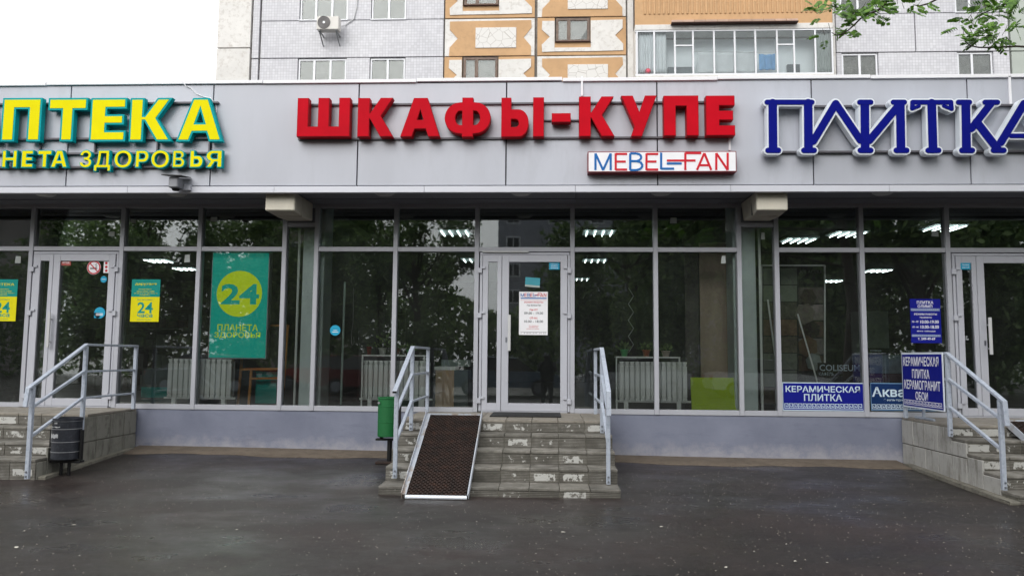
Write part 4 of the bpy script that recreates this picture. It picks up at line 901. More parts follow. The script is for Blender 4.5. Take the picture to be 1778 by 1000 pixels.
# middle door poster and stickers
X0, X1, Z0, Z1 = R(901.3, 506.5, 951, 581.5, YD-.001)
pd = thing('poster', 'white opening hours poster with MEBEL-FAN heading on the middle door', 'poster', (X0, YD, Z0)); W_, H = X1-X0, Z1-Z0
MB().box(X0, X1, YD-.002, YD, Z0, Z1).build('sheet', WPRINT, pd)
mebel(pd, lambda a, c: (X0+W_*(.05+.9*(a-505)/780), Z1-H*(.035+.085*(c-452)/102)), YD-.0022, .0065)
MB().box(X0+W_*.05, X1-W_*.04, YD-.0035, YD-.0022, Z1-H*.165, Z1-H*.14).build('rule', BPRINT, pd); MB().box(X0+W_*.05, X1-W_*.04, YD-.0035, YD-.0022, Z1-H*.202, Z1-H*.198).build('rule', RPRINT, pd); MB().box(X0+W_*.05, X1-W_*.04, YD-.0035, YD-.0022, Z0+H*.068, Z0+H*.074).build('rule', DPRINT, pd)
for s_, a, c_, e, f, m in (('РЕЖИМ РАБОТЫ',.18,.84,.225,.265,RPRINT),('ЭШ ВАКЫТЫ',.26,.76,.295,.335,DPRINT),('пн-пт',.37,.65,.40,.44,RPRINT),('09.00 - 19.00',.18,.84,.47,.525,DPRINT),('сб-вс',.37,.65,.58,.63,RPRINT),('10.00 - 18.00',.18,.84,.66,.715,DPRINT),('без перерыва',.34,.68,.775,.80,RPRINT),('выходные дни',.35,.66,.81,.835,RPRINT),('приглашаем вас за покупками',.26,.7,.852,.872,RPRINT),('т. 8 843 249 49 69',.05,.95,.95,.968,DPRINT)):
    txt(s_, X0+W_*a, X0+W_*c_, Z1-H*f, Z1-H*e, YD-.0022, m, pd, bold=.01 if f-e > .035 else .0)
tc_ = thing('sticker', 'tilted teal card above the poster on the middle door', 'sticker', P(925,490,YD)); A_ = [P(*q_, YD) for q_ in ((912.5,481),(938,483),(937,499.5),(911.5,497.5))]
MB().prism([[(v.x, v.z) for v in A_]], YD-.001, YD, FRONT).build('card', flat('dull teal card', '#4a9cab'), tc_); MB().prism([[(v.x, v.z+.0) for v in (P(911.7,494,YD), P(937.2,496.3,YD), A_[2], A_[3])]], YD-.002, YD-.0011, FRONT).build('card_edge', flat('pale card edge', '#a9b2ae'), tc_)
sticker(953.5, 456, 971.5, 468, YD, CYANP, 'blue speech bubble sticker in the top right corner of the middle door glass', ['Новая услуга', 'здесь', 'оплата'])
sticker(1668, 456.5, 1685, 468, FY-.0125, CYANP, 'blue sticker at the top of the right hand door', ['Оплата', 'картой'])
# middle shop interior
MB_ = mat('grey oak board', '#a3917f', .6, 0, .22, 2, rnd=0, streak=True)
X0, X1, Z0, Z1 = R(1216, 437, 1281, 712, 11.6); tag(MB().box(X0, X1+.1, 11.6, 11.64, .69, 3.2).build('wood_panel', MB_), 'tall grey brown wood panel standing behind the last window of the middle shop', 'panel')
X0, X1, Z0, Z1 = R(1190, 437, 1214, 712, 11.7); tag(MB().box(X0, X1, 11.7, 11.74, .69, 3.2).build('wood_panel', mat('dark oak board', '#3c3835', .6, 0, .2, 3, streak=True)), 'darker narrow panel just left of the grey brown panel', 'panel')
lb_ = thing('display_board', 'lime green board leaning behind the window right of the radiator', 'board', P(1240, 712, 11.0)); X0, X1, Z0, Z1 = R(1200.5, 655.5, 1280, 712, 11.0)
MB().hexa([(X0,10.97,.70),(X1,10.97,.70),(X1,10.99,.70),(X0,10.99,.70)], [(X0,11.06,Z1),(X1,11.06,Z1),(X1,11.08,Z1),(X0,11.08,Z1)]).build('board', flat('lime board', '#b4d418'), lb_)
MB().hexa([(X0+.1,11.0,.70),(X0+.14,11.0,.70),(X0+.14,11.3,.70),(X0+.1,11.3,.70)], [(X0+.1,11.085,Z1-.05),(X0+.14,11.085,Z1-.05),(X0+.14,11.1,Z1-.05),(X0+.1,11.1,Z1-.05)]).build('prop', WOOD, lb_)
tag(MB().tube([P(599,490,11.3), P(592,702,11.3)], .017, 8).build('display_pole', mat('pale aluminium tube', '#9fb3ab', .4)), 'upright pale pole behind the window left of the radiator', 'pole')
fp = thing('filing_cabinet', 'dim tall cabinet with drawers deep inside the middle shop', 'cabinet', P(640, 640, 13)); X0, X1, Z0, Z1 = R(622, 540, 656, 700, 13)
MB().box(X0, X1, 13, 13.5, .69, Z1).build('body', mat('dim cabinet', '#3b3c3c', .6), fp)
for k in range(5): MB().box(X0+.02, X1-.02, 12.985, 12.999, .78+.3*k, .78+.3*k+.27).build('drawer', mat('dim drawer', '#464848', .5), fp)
b = MB(); zz = [(1096+ (4 if k % 2 else -5), 500+14*k) for k in range(9)]
tag(MB().tube([P(a, c, 12.0) for a, c in zz], .007, 5).build('hanging_wire', mat('pale wire', '#8b9390', .5)), 'zigzag pale wire hanging behind the window right of the door', 'wire')
tag(MB().tube([P(a, c, 11.6) for a, c in ((614,500),(613,560),(610,580),(611,600),(615,595),(614,585))], .004, 5).build('cord', mat('pale cord', '#8b8f8b', .6)), 'thin cord with a loop hanging behind the window left of the radiator', 'cord')
# tile shop
bn2 = thing('window_banner', 'blue banner with КЕРАМИЧЕСКАЯ ПЛИТКА along the foot of the tile shop window', 'banner', P(1430, 712, YG))
plate(1358.5, 664, 1501.5, 713, YG, PALEP, bn2, 'edge', .003); plate(1360, 665.5, 1500, 711.5, YG-.001, NAVY, bn2, 'sheet', .0009)
ptxt('КЕРАМИЧЕСКАЯ', 1364, 670, 1493, 681, YG-.0012, PALEP, bn2, bold=.018); ptxt('ПЛИТКА', 1396, 684, 1462, 696, YG-.0012, PALEP, bn2, bold=.018)
XA, XB, ZA, ZB_ = R(1362, 700.5, 1498, 709.5, YG); meander(bn2, 17, XA, XB, ZA, ZB_, lambda u, z, d: (u, YG-.0012-d, z), PALEP)
bn3 = thing('window_banner', 'blue banner with Аква фильтры half hidden by the hanging board', 'banner', P(1570, 712, YG))
plate(1512, 665, 1641, 713, YG, flat('pale blue edge', '#6f93b5'), bn3, 'edge', .003); plate(1513, 666.5, 1640, 712, YG-.001, flat('darker navy sheet', '#13305e'), bn3, 'sheet', .0009)
ptxt('Аквам', 1514, 672, 1590, 689, YG-.0012, PALEP, bn3, bold=.02); ptxt('фильтры', 1534, 692, 1571, 697, YG-.0012, PALEP, bn3)
XA, XB, ZA, ZB_ = R(1514, 702, 1638, 710.5, YG); meander(bn3, 15, XA, XB, ZA, ZB_, lambda u, z, d: (u, YG-.0012-d, z), PALEP)
hp = thing('poster', 'dark blue opening hours poster of the tile shop left of the right hand door', 'poster', P(1607, 596, YG)); Xa, Xb, Za, Zb = R(1581, 519, 1634, 595.5, YG); H = Zb-Za; W_ = Xb-Xa
MB().box(Xa, Xb, YG, YG+.003, Za, Zb).build('sheet', NAVY, hp)
for s_, a, c_, e, f in (('ПЛИТКА',.23,.77,.045,.115),('ОЛИМП',.25,.73,.135,.20),('РЕЖИМ РАБОТЫ',.13,.87,.325,.37),('ЭШ ВАКЫТЫ',.3,.7,.405,.44),('10.00-19.00',.32,.92,.485,.555),('10.00-18.00',.32,.92,.6,.67),('без обеда',.2,.8,.715,.75),('т. 249-49-69',.22,.78,.875,.93),('пн - пт',.05,.26,.50,.54),('сб - вс',.05,.26,.615,.655)):
    txt(s_, Xa+W_*a, Xa+W_*c_, Zb-H*f, Zb-H*e, YG, WPRINT, hp, bold=.012)
for e, f in ((.22,.27),(.81,.855)): meander(hp, 14, Xa+W_*.03, Xa+W_*.97, Zb-H*f, Zb-H*e, lambda u, z, d: (u, YG-.0002-d, z), PALEP)
vp = thing('poster', 'black topped poster with a dim interior photo and the word Verity above the second banner', 'poster', P(1550, 664, 11.0))
plate(1509, 605, 1592, 664, 11.0, BLACKP, vp, 'sheet'); plate(1510, 616, 1590, 648, 10.997, mat('blurred interior photo', '#5f7180', .5, 0, .5, 4), vp, 'photo', .002); plate(1510, 649, 1590, 663, 10.997, flat('dark maroon strip', '#4a2a34'), vp, 'strip', .002)
ptxt('Verity', 1572, 607, 1588, 612.5, 10.9995, PALEP, vp); ptxt('коллекции', 1511, 607.5, 1530, 610.5, 10.9995, PALEP, vp)
cp = thing('banner', 'dark banner with the white serif word COLISEUM in the tile shop window', 'banner', P(1457, 665, 11.0))
plate(1420, 630, 1495, 666, 11.0, flat('dark sepia sheet', '#2b2723'), cp, 'sheet'); ptxt('COLISEUM', 1423, 633, 1493, 644, 10.9995, PALEP, cp, bold=.01); ptxt('КАФЕЛЬ', 1422, 646, 1448, 652, 10.9995, PALEP, cp)
tm = thing('tile_display', 'tall display stand of sample tiles behind the tile shop window', 'display stand', P(1380, 700, 11.45)); Yt = 11.45
plate(1322, 461, 1433, 700, Yt+.06, mat('dark display panel', '#2a2d2c', .6), tm, 'back_panel', .03)
for a in (1322, 1432): MB().bar(P(a,461,Yt), P(a,700,Yt), .02).build('upright', RADM, tm)
MB().bar(P(1322,461,Yt), P(1432,461,Yt), .02).build('top_bar', RADM, tm)
plate(1386, 464, 1430, 496, Yt+.03, BLACKP, tm, 'header', .01); ptxt('AIR ACERA', 1388, 469, 1428, 475, Yt+.029, flat('faint print', '#777a76'), tm)
tcols = ['#6f7a6c', '#788473', '#5b5b4c', '#76604a', '#5f5a4b', '#6d7568', '#6a7467', '#5a5148']
for k in range(8):
    plate(1326, 466+29.5*k, 1354, 494+29.5*k, Yt+.03, mat('sample tile', tcols[k], .35, 0, .35 if k in (2,3,4,7) else .05, 9 if k in (2,3,4,7) else 2), tm, 'sample_tile', .012)
    plate(1355.5, 466+29.5*k, 1384, 494+29.5*k, Yt+.03, mat('sample tile', tcols[k], .35, 0, .4 if k in (2,3,4,7) else .05, 12 if k in (2,3,4,7) else 2), tm, 'sample_tile', .012)
for k in range(5):
    plate(1387, 499+29.5*k, 1430, 526+29.5*k, Yt+.03, mat('sample tile', ('#6d6660','#8a8280','#5b4a3e','#85807c','#4c3a2e')[k], .35, 0, .4, 7), tm, 'sample_tile', .012)
for k, (a, c) in enumerate(((1404,516),(1398,545),(1410,572),(1402,602),(1412,628))):
    pc = P(a, c, Yt-.03); r = .12+.03*(k%2); MB().prism([[(pc.x+r*math.cos(PI/3*j+.2*k), pc.z+r*1.1*math.sin(PI/3*j+.2*k)) for j in range(6)]], Yt-.02-.01*k, Yt-.012-.01*k, FRONT).build('sample_tile', mat('hexagon tile', ('#43382e','#777067','#33291f','#6b563f','#8f9a97')[k], .35, 0, .3, 8), tm)
for a, c, lb in (((1333,520),(1357,704),'thin pale rod leaning in the narrow window'), ((1385,545),(1420,665),'thin pale rod leaning across the tile display')):
    tag(MB().bar(P(*a, 11.2), P(*c, 11.1), .02).build('tile_trim', RADM), lb, 'rod')
wb = thing('white_panel', 'pale panels standing deep in the tile shop behind the second window', 'panel', P(1520, 603, 13.5)); plate(1500, 540, 1543, 604, 13.5, mat('pale green panel', '#6f7d74', .5), wb, 'front_panel', .03); plate(1479, 541, 1499, 640, 13.7, mat('pale panel', '#63706c', .5), wb, 'side_panel', .03)
# pharmacy shelving, dim
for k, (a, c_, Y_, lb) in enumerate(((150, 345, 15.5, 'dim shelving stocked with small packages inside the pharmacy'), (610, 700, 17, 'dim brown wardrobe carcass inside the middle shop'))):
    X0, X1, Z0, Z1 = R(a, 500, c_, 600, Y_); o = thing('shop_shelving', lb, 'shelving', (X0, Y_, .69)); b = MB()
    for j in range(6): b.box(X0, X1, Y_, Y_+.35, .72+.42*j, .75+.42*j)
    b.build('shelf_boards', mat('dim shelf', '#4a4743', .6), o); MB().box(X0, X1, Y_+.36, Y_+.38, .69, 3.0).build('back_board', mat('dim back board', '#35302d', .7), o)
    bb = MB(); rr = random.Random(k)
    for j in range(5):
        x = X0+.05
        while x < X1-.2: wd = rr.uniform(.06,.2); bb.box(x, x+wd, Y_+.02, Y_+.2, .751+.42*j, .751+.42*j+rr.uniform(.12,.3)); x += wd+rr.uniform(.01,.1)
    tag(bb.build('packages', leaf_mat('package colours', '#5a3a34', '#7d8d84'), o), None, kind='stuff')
cn = thing('shop_counter', 'low pale green counter behind the railing of the pharmacy', 'counter', P(270, 690, 13)); plate(245, 640, 335, 715, 13, mat('counter front', '#46524c', .5), cn, 'front', .5); plate(245, 672, 300, 690, 12.99, TEALP, cn, 'stripe', .008)
tag(MB().tube([P(222,455,11.25), P(216,600,11.25)], .02, 8).build('heating_riser', mat('grey painted pipe', '#5f6c66', .6)), 'grey vertical pipe behind the first pharmacy window', 'pipe')

# ================================================================ APARTMENT BUILDING BEHIND
YA = 27.0
ap = thing('apartment_building', 'tall prefabricated apartment block with mosaic cladding, ochre relief panels and a glazed loggia', 'building', (2, 30, 0))
def az(py): return P(889, py, YA).z
zl0 = 12.36; zl1 = 13.80; FL = 2.80
rows = []   # (z0, z1, kind)
z = zl0-FL*1
while z < 20: rows += [(z, z+(zl1-zl0), 'span'), (z+(zl1-zl0), z+FL, 'win')]; z += FL
MB().box(-12.3, 24, YA+.14, YA+12, -.1, 34).build('wall', JOINT, ap)
def apanel(x0, x1, z0, z1, m, y=YA, t=.14, name='wall_panel', g=.02):
    j = random.uniform(0, .012); return MB().box(x0+g, x1-g, y+j, y+t, z0+g, z1-g).build(name, m, ap, .006)
def awin(x0, x1, z0, z1, sash, curtain=CURT, frame=WFRAME, fw_=.055, deep=.07):
    w_ = MB(); y0 = YA+deep
    w_.box(x0, x1, y0, y0+.06, z0, z0+fw_); w_.box(x0, x1, y0, y0+.06, z1-fw_, z1)
    xs2 = [x0]+[x0+(x1-x0)*s_ for s_ in sash]+[x1]
    for k, x in enumerate(xs2):
        a = x-fw_*.5; a = max(x0, min(x1-fw_, a)) if k in (0, len(xs2)-1) else a-fw_*.2
        wd = fw_ if k in (0, len(xs2)-1) else fw_*1.4
        w_.box(a, a+wd, y0+.001, y0+.061, z0+fw_+.0005, z1-fw_-.0005)
    o = w_.build('window', frame, ap)
    MB().box(x0-.02, x1+.02, YA-.04, y0, z0-.03, z0+.003).build('sill', frame, o)
    for a, c in zip(xs2, xs2[1:]): MB().box(a+fw_*.6, c-fw_*.6, y0+.025, y0+.033, z0+fw_*.8, z1-fw_*.8).build('pane', GLASS2, o)
    if curtain:
        b = MB(); n = 40; X_ = [(x0+(x1-x0)*k/n) for k in range(n+1)]
        for k in range(n):
            ya, yb = y0+.10+.015*math.sin(k*1.9), y0+.10+.015*math.sin((k+1)*1.9); b.quad((X_[k],ya,z0),(X_[k+1],yb,z0),(X_[k+1],yb,z1),(X_[k],ya,z1))
        b.build('curtain', curtain, o)
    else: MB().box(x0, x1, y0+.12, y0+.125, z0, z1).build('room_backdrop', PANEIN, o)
    return o
# mosaic areas: (x0, x1, windows in the window rows)
def ax(px): return P(px, 100, YA).x
LW = [(ax(517.5), ax(601.5), (.33,.67)), (ax(642.5), ax(703.5), (.5,))]
RW = [(ax(1462), ax(1525), (.5,)), (ax(1663), ax(1725), (.42,))]
for (X0, X1, wins) in ((ax(451), ax(770), LW), (ax(1452), ax(1754), RW)):
    for z0, z1, kd in rows:
        if kd == 'span':
            if wins is RW: xm = ax(1591); apanel(X0, xm, z0, z1, MOS); apanel(xm, X1, z0, z1, MOS)
            else: apanel(X0, X1, z0, z1, MOS)
        else:
            x = X0
            for (a, c, s_) in wins:
                if a > x: apanel(x, a, z0, z1, MOS, g=.012)
                cu = CURT
                awin(a+.012, c-.012, z0+.01, z1-.02, s_, curtain=cu); x = c
            apanel(x, X1, z0, z1, MOS, g=.012)
for (X0, X1, m, off) in ((-12.32, ax(434), CREAM, -.9), (ax(436), ax(449), MOS, 0), (ax(1756), 24, mat('plain grey green panel', '#aeb5ae', .85, 0, .05, 1, .2, 20), 0)):
    z = zl0-FL+(.42 if off else 0)
    while z < 20: apanel(X0, X1, z, z+FL, m, y=YA+(off*.0 if off else 0)); z += FL
# open side return at the left end
# ochre relief columns
T1 = [(.06,.08),(.955,.065),(.96,.265),(.873,.515),(.955,.75),(.955,.985),(.055,.985),(.06,.765),(.15,.53),(.06,.30)]
T2 = [(.06,.125),(.957,.085),(.957,.305),(.873,.49),(.963,.72),(.963,.885),(.06,.91),(.055,.72),(.145,.515),(.055,.32)]
def relief(X0, X1, z0, z1, typ, win):
    U = lambda u: X0+u*(X1-X0); V = lambda v: z1-v*(z1-z0)
    if typ == 1:
        apanel(X0, X1, z0, z1, CREAM)
        MB().prism([[(U(u), V(v)) for u, v in T1]], YA-.012, YA+.02, FRONT).build('relief_field', ORANGE, ap)
        MB().box(U(.345), U(.793), YA-.04, YA, V(.79), V(.255)).build('relief_block', CRACK, ap, .01)
    else:
        MB().box(X0+.02, U(.20), YA, YA+.14, z0+.02, z1-.02).build('wall_panel', ORANGE, ap); MB().box(U(.20)+.001, U(.60), YA, YA+.14, z0+.02, V(.66)).build('wall_panel', ORANGE, ap); MB().box(U(.60)+.001, X1-.02, YA, YA+.14, z0+.02, z1-.02).build('wall_panel', ORANGE, ap)
        lf = [(u, v) for u, v in T2]
        MB().prism([[(U(.06),V(.10)),(U(.198),V(.10)),(U(.198),V(.90)),(U(.06),V(.91)),(U(.055),V(.72)),(U(.145),V(.515)),(U(.055),V(.32))]], YA-.03, YA-.001, FRONT).build('relief_block', CREAM, ap)
        MB().prism([[(U(.602),V(.10)),(U(.957),V(.085)),(U(.957),V(.305)),(U(.873),V(.49)),(U(.963),V(.72)),(U(.963),V(.885)),(U(.602),V(.90))]], YA-.03, YA-.001, FRONT).build('relief_block', CREAM, ap)
        MB().prism([[(U(.199),V(.80)),(U(.601),V(.80)),(U(.601),V(.90)),(U(.199),V(.90))]], YA-.031, YA-.002, FRONT).build('relief_block', CREAM, ap)
        awin(U(.215), U(.59), V(.64), z1-.02, (.38,), curtain=None, frame=OLDWOOD, fw_=.09, deep=.03)
        MB().box(U(.205), U(.60), YA-.09, YA+.02, V(.66), V(.645)).build('sill', mat('rusted sill', '#4d332b', .8), ap)
def crack_mat():
    m, p = base('cracked white render'); v = coords(m); vo = N(m, 'ShaderNodeTexVoronoi'); vo.feature = 'DISTANCE_TO_EDGE'; vo.inputs['Scale'].default_value = 3.6; L(m, v, vo.inputs['Vector'])
    c = ramp(m, vo.outputs['Distance'], [(.0, rgb('#9f9890')), (.03, rgb('#dcdad6'))]); L(m, c, p.inputs['Base Color']); p.inputs['Roughness'].default_value = .85; return m
CRACK = crack_mat()
for X0, X1, par in ((ax(771), ax(929), 0), (ax(932), ax(1088), 1)):
    for z0, z1, kd in rows:
        if z1 < 10.5 or z0 > 17: apanel(X0, X1, z0, z1, ORANGE); continue
        typ = (1 if kd == 'span' else 2) if par == 0 else (2 if kd == 'span' else 1)
        relief(X0, X1, z0, z1, typ, True)
apanel(ax(1089), ax(1101), 9.5, 20, CREAM); apanel(ax(1447.5), ax(1451.5), 9.5, 20, CREAM, g=.005)
# loggia
YLf = 26.3
lx = lambda p: P(p, 90, YLf).x
X0, X1 = lx(1103), lx(1447); zt_, zb_ = P(1275, 52, YLf).z, P(1275, 129, YLf).z
lg = MB().box(X0, X1, YLf-.02, YA-.001, zt_+.01, P(1275,42,YLf).z).build('loggia_slab', CREAM, ap, .01)
MB().box(X0, X1, YLf-.02, YA-.001, zb_-.35, zb_-.03).build('loggia_slab', CREAM, ap, .01)
zp = P(1275, 42, YLf).z
par_ = MB().box(X0, X1, YLf, YLf+.12, zp+.001, zp+1.15).build('loggia_parapet', ORANGE, ap)
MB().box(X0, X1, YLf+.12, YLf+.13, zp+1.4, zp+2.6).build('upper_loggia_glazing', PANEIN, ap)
MB().box(X0, X1, YLf, YLf+.12, zb_-1.5, zb_-.36).build('loggia_parapet', ORANGE, ap)
rib = shared('rib', ORANGE, lambda b: b.box(-.035, .035, -.035, 0, 0, .72), .008)
n = int((X1-X0-.5)/.165)
for k in range(n): piece('rib', rib, (X0+.35+.165*k, YLf, zp+.38), par_)
MB().box(lx(1108), lx(1447), YA+.12, YA+.13, zb_-.03, zt_).build('loggia_inner_wall', LOGIN, ap)
MB().box(X0, X0+.06, YLf+.06, YA, zb_-.03, zt_+.009).build('loggia_side', CREAM, ap); MB().box(X1-.06, X1, YLf+.06, YA, zb_-.03, zt_+.009).build('loggia_side', CREAM, ap)
gf = MB(); gdiv = [1106,1136,1172,1203.5,1240,1276,1312,1349.5,1379,1416,1445.5]
for p in gdiv: gf.box(lx(p)-.03, lx(p)+.03, YLf, YLf+.06, zb_, zt_)
gf.box(X0, X1, YLf-.005, YLf+.065, zb_-.03, zb_+.03); gf.box(X0, X1, YLf-.005, YLf+.065, zt_-.05, zt_-.001)
for a, c in ((1172,1203.5),(1349.5,1379)): gf.box(lx(a)+.031, lx(c)-.031, YLf+.002, YLf+.055, P(1275,78.5,YLf).z-.025, P(1275,78.5,YLf).z+.025)
gfo = gf.build('loggia_window', WFRAME, ap)
for a, c in zip(gdiv, gdiv[1:]): MB().box(lx(a)+.03, lx(c)-.03, YLf+.02, YLf+.028, zb_, zt_-.04).build('pane', GLASS2, gfo)
MB().box(lx(1260), lx(1300), YA+.02, YA+.115, zb_, zt_-.5).build('loggia_door', WFRAME, ap); MB().box(lx(1165), lx(1212), YA+.0, YA+.115, P(1275,103,YLf).z-.9, P(1275,103,YLf).z).build('loggia_cabinet', mat('grey cabinet', '#737a80', .6), ap)
MB().box(lx(1378), lx(1400), YA+.0, YA+.11, zb_, P(1275,100,YLf).z).build('loggia_window_inner', mat('dim inner glass', '#555c62', .4), ap)
def cloth(px0, py0, px1, py1, Y, m, name, label, cat, amp=.04, fr=9, par=None, sag=0):
    a, c, e, f = R(px0, py0, px1, py1, Y); b = MB(); nx, nz = 44, 8; g = []
    for j in range(nz+1):
        t = j/nz; g.append([b.bm.verts.new((a+(c-a)*i/nx, Y+amp*math.sin(i/nx*fr*2*PI+t*1.2)*(1-.3*t), e+(f-e)*t-(sag*math.sin(PI*i/nx) if t > .5 else 0))) for i in range(nx+1)])
    for j in range(nz):
        for i in range(nx): b.bm.faces.new((g[j][i], g[j][i+1], g[j+1][i+1], g[j+1][i]))
    o = b.build(name, m, par, smooth=True); md = o.modifiers.new('thickness', 'SOLIDIFY'); md.thickness = .006
    if label: tag(o, label, cat)
    return o
cloth(1108, 54, 1136, 127, YLf+.16, CLOTHW, 'curtain', 'white net curtain at the left end of the glazed loggia', 'curtain', .03, 6)
cloth(1138, 56, 1157, 127, YLf+.17, CLOTHW, 'curtain', 'second narrow white curtain beside the left curtain of the loggia', 'curtain', .02, 3)
cloth(1418, 56, 1444, 127, YLf+.16, mat('grey net curtain', '#a9b0ae', .85), 'curtain', 'greyish curtain at the right end of the glazed loggia', 'curtain', .03, 5)
cloth(1211, 90, 1311, 127, YLf+.3, CLOTHW, 'bed_sheet', 'white bed sheet hung to dry inside the loggia', 'laundry', .02, 2.5, sag=.05)
cloth(1318, 94, 1346, 122, YLf+.25, CLOTHB, 'blue_cloth', 'light blue cloth hung to dry inside the loggia', 'laundry', .03, 2.5, sag=.03)
tag(MB().tube([P(1205,90,YLf+.3), P(1350,92,YLf+.25)], .006, 5).build('clothes_line', PLAST), 'thin line inside the loggia with the washing on it', 'line')
c = P(1125, 124.5, YLf+.11); o = MB().lathe((c.x,c.y,c.z-.11), [(.01,0),(.06,.015),(.1,.05),(.113,.11),(.1,.16),(.06,.205),(.01,.22)], 20).build('ball', mat('pink rubber', '#d8566a', .5), smooth=True); tag(o, 'pink ball on the ledge at the left end of the loggia', 'ball')
tr = thing('flower_tray', 'long shallow brick coloured tray fixed under the ochre parapet', 'planter', P(1275, 37, YLf-.2)); a, c, e, f = R(1166, 34, 1386, 38.5, YLf-.2)
MB().box(a, c, YLf-.25, YLf-.02, e-.03, e-.0).build('ledge', mat('dark brown ledge', '#4b332c', .8), tr)
nb = 11; bw = (c-a)/nb; me = shared('brick', mat('pale pink brick', '#b59a8c', .8, 0, .12, 5, rnd=.15), lambda b: b.box(-bw/2+.008, bw/2-.008, 0, .12, 0, f-e), .006)
for k in range(nb): piece('brick', me, (a+bw*(k+.5), YLf-.2, e+.001), tr)
# outdoor unit of the air conditioner
YC = 26.4; a, c, e, f = R(549.5, 28.5, 588, 51.5, YC); ac = thing('air_conditioner', 'white outdoor air conditioner unit on a bracket below the left upper window', 'air conditioner', (a, YC, e))
MB().box(a, c, YC, YC+.32, e, f).build('casing', mat('cream white casing', '#d5d2cc', .45, 0, .05), ac, .02)
cc = P(562.5, 39.5, YC); MB().prism([[(cc.x+.235*math.cos(2*PI*k/28), cc.z+.235*math.sin(2*PI*k/28)) for k in range(28)]], YC-.012, YC-.001, FRONT).build('fan_grille', mat('grey grille', '#6f6c6c', .5), ac)
for rr_ in (.07, .11, .15, .19, .228):
    MB().prism([[(cc.x+rr_*math.cos(2*PI*k/28), cc.z+rr_*math.sin(2*PI*k/28)) for k in range(28)], [(cc.x+(rr_-.008)*math.cos(2*PI*k/28), cc.z+(rr_-.008)*math.sin(2*PI*k/28)) for k in range(28)]], YC-.02, YC-.0125, FRONT).build('grille_ring', mat('dark grille wire', '#4b4848', .5), ac)
MB().prism([[(cc.x+.045*math.cos(2*PI*k/16), cc.z+.045*math.sin(2*PI*k/16)) for k in range(16)]], YC-.024, YC-.0125, FRONT).build('badge', WPRINT, ac)
MB().bar((a+.1,YC+.0,e-.03),(a+.1,YA,e-.03),.04).bar((c-.1,YC+.0,e-.03),(c-.1,YA,e-.03),.04).bar((a+.1,YC+.05,e-.05),(a+.1,YA,e-.38),.035).bar((c-.1,YC+.05,e-.05),(c-.1,YA,e-.38),.035).build('bracket', mat('galvanised bracket', '#8c8f90', .5), ac)
MB().tube([P(588,48,YC+.2), P(600,44,YA-.03), P(614,34,YA-.03), P(619,15,YA-.03), P(621,-5,YA-.03)], .02, 6).build('hose', PLAST, ac)

# ================================================================ ROWAN TREE WITH OVERHANGING BRANCHES
rw = thing('rowan_tree', 'rowan tree whose leafy branch tips hang into the top right of the view', 'tree', (6.4, 5.2, 0))
YR = 5.6
def path(pp, Y0=YR, Y1=YR): return [P(a, c, Y0+(Y1-Y0)*k/(len(pp)-1)) for k, (a, c) in enumerate(pp)]
MB().tube([(6.4,5.2,-.05),(6.35,5.2,1.2),(6.45,5.25,2.6),(6.3,5.3,4.0),(6.1,5.4,5.2),(6.0,5.4,6.6)], .16, 10, .05).build('trunk', BARK, rw, smooth=True)
br = MB()
pA = path([(1543,-4),(1536,8),(1524,19),(1508,25),(1494,33),(1484,43),(1473,53),(1462,60),(1452,62),(1444,57)])
pA2 = path([(1629,-2),(1612,7),(1596,11),(1586,9)]); pB = path([(1800,83),(1765,81),(1730,83),(1700,83),(1684,80),(1675,72)]); pB2 = path([(1766,81),(1757,76),(1751,70),(1748,64)]); pC = path([(1790,-10),(1755,4),(1722,18),(1705,24),(1694,40)])
up1 = [Vector((6.2,5.35,4.7)), Vector((5.2,5.5,4.6)), P(1700,-110,YR), P(1600,-50,YR), pA[0]]
up2 = [Vector((6.2,5.35,4.7)), Vector((5.0,5.5,4.75)), P(1720,-90,YR), P(1660,-35,YR), pA2[0]]
up3 = [Vector((6.35,5.3,3.4)), Vector((5.2,5.5,3.6)), P(1860,75,YR), pB[0]]
up4 = [Vector((6.3,5.3,4.2)), Vector((5.0,5.5,4.2)), P(1850,-60,YR), pC[0]]
for pth, r0, r1 in ((up1,.035,.010),(pA,.010,.003),(up2,.03,.008),(pA2,.008,.003),(up3,.03,.008),(pB,.008,.0035),(pB2,.004,.002),(up4,.03,.008),(pC,.008,.002)): br.tube(pth, r0, 6, r1)
lv = MB(); rr = random.Random(5)
def leaflet(b, c, d, ln, wd, nrm):
    sd = d.cross(nrm).normalized()*wd
    b.bm.faces.new([b.bm.verts.new(q) for q in (c, c+d*ln*.35+sd, c+d*ln*.75+sd*.8, c+d*ln, c+d*ln*.75-sd*.8, c+d*ln*.35-sd)])
def compound(b, c, d, ln, n=5):
    d = d.normalized(); nrm = Vector((rr.uniform(-.5,.5), rr.uniform(-1,.2), rr.uniform(.1,1))).normalized(); sd = d.cross(nrm).normalized()
    lw = ln*.115
    for k in range(n):
        t = .25+.7*k/n; q = c+d*ln*t-Vector((0,0,.25*ln*t*t))
        for s_ in (-1, 1):
            dd = (sd*s_+d*.55+Vector((0,0,-.25))).normalized(); leaflet(b, q, dd, ln*.40*rr.uniform(.8,1.1), lw, (nrm+Vector((rr.uniform(-.3,.3),rr.uniform(-.3,.3),0))).normalized())
    leaflet(b, c+d*ln*.95-Vector((0,0,.22*ln)), (d+Vector((0,0,-.3))).normalized(), ln*.33, lw, nrm)
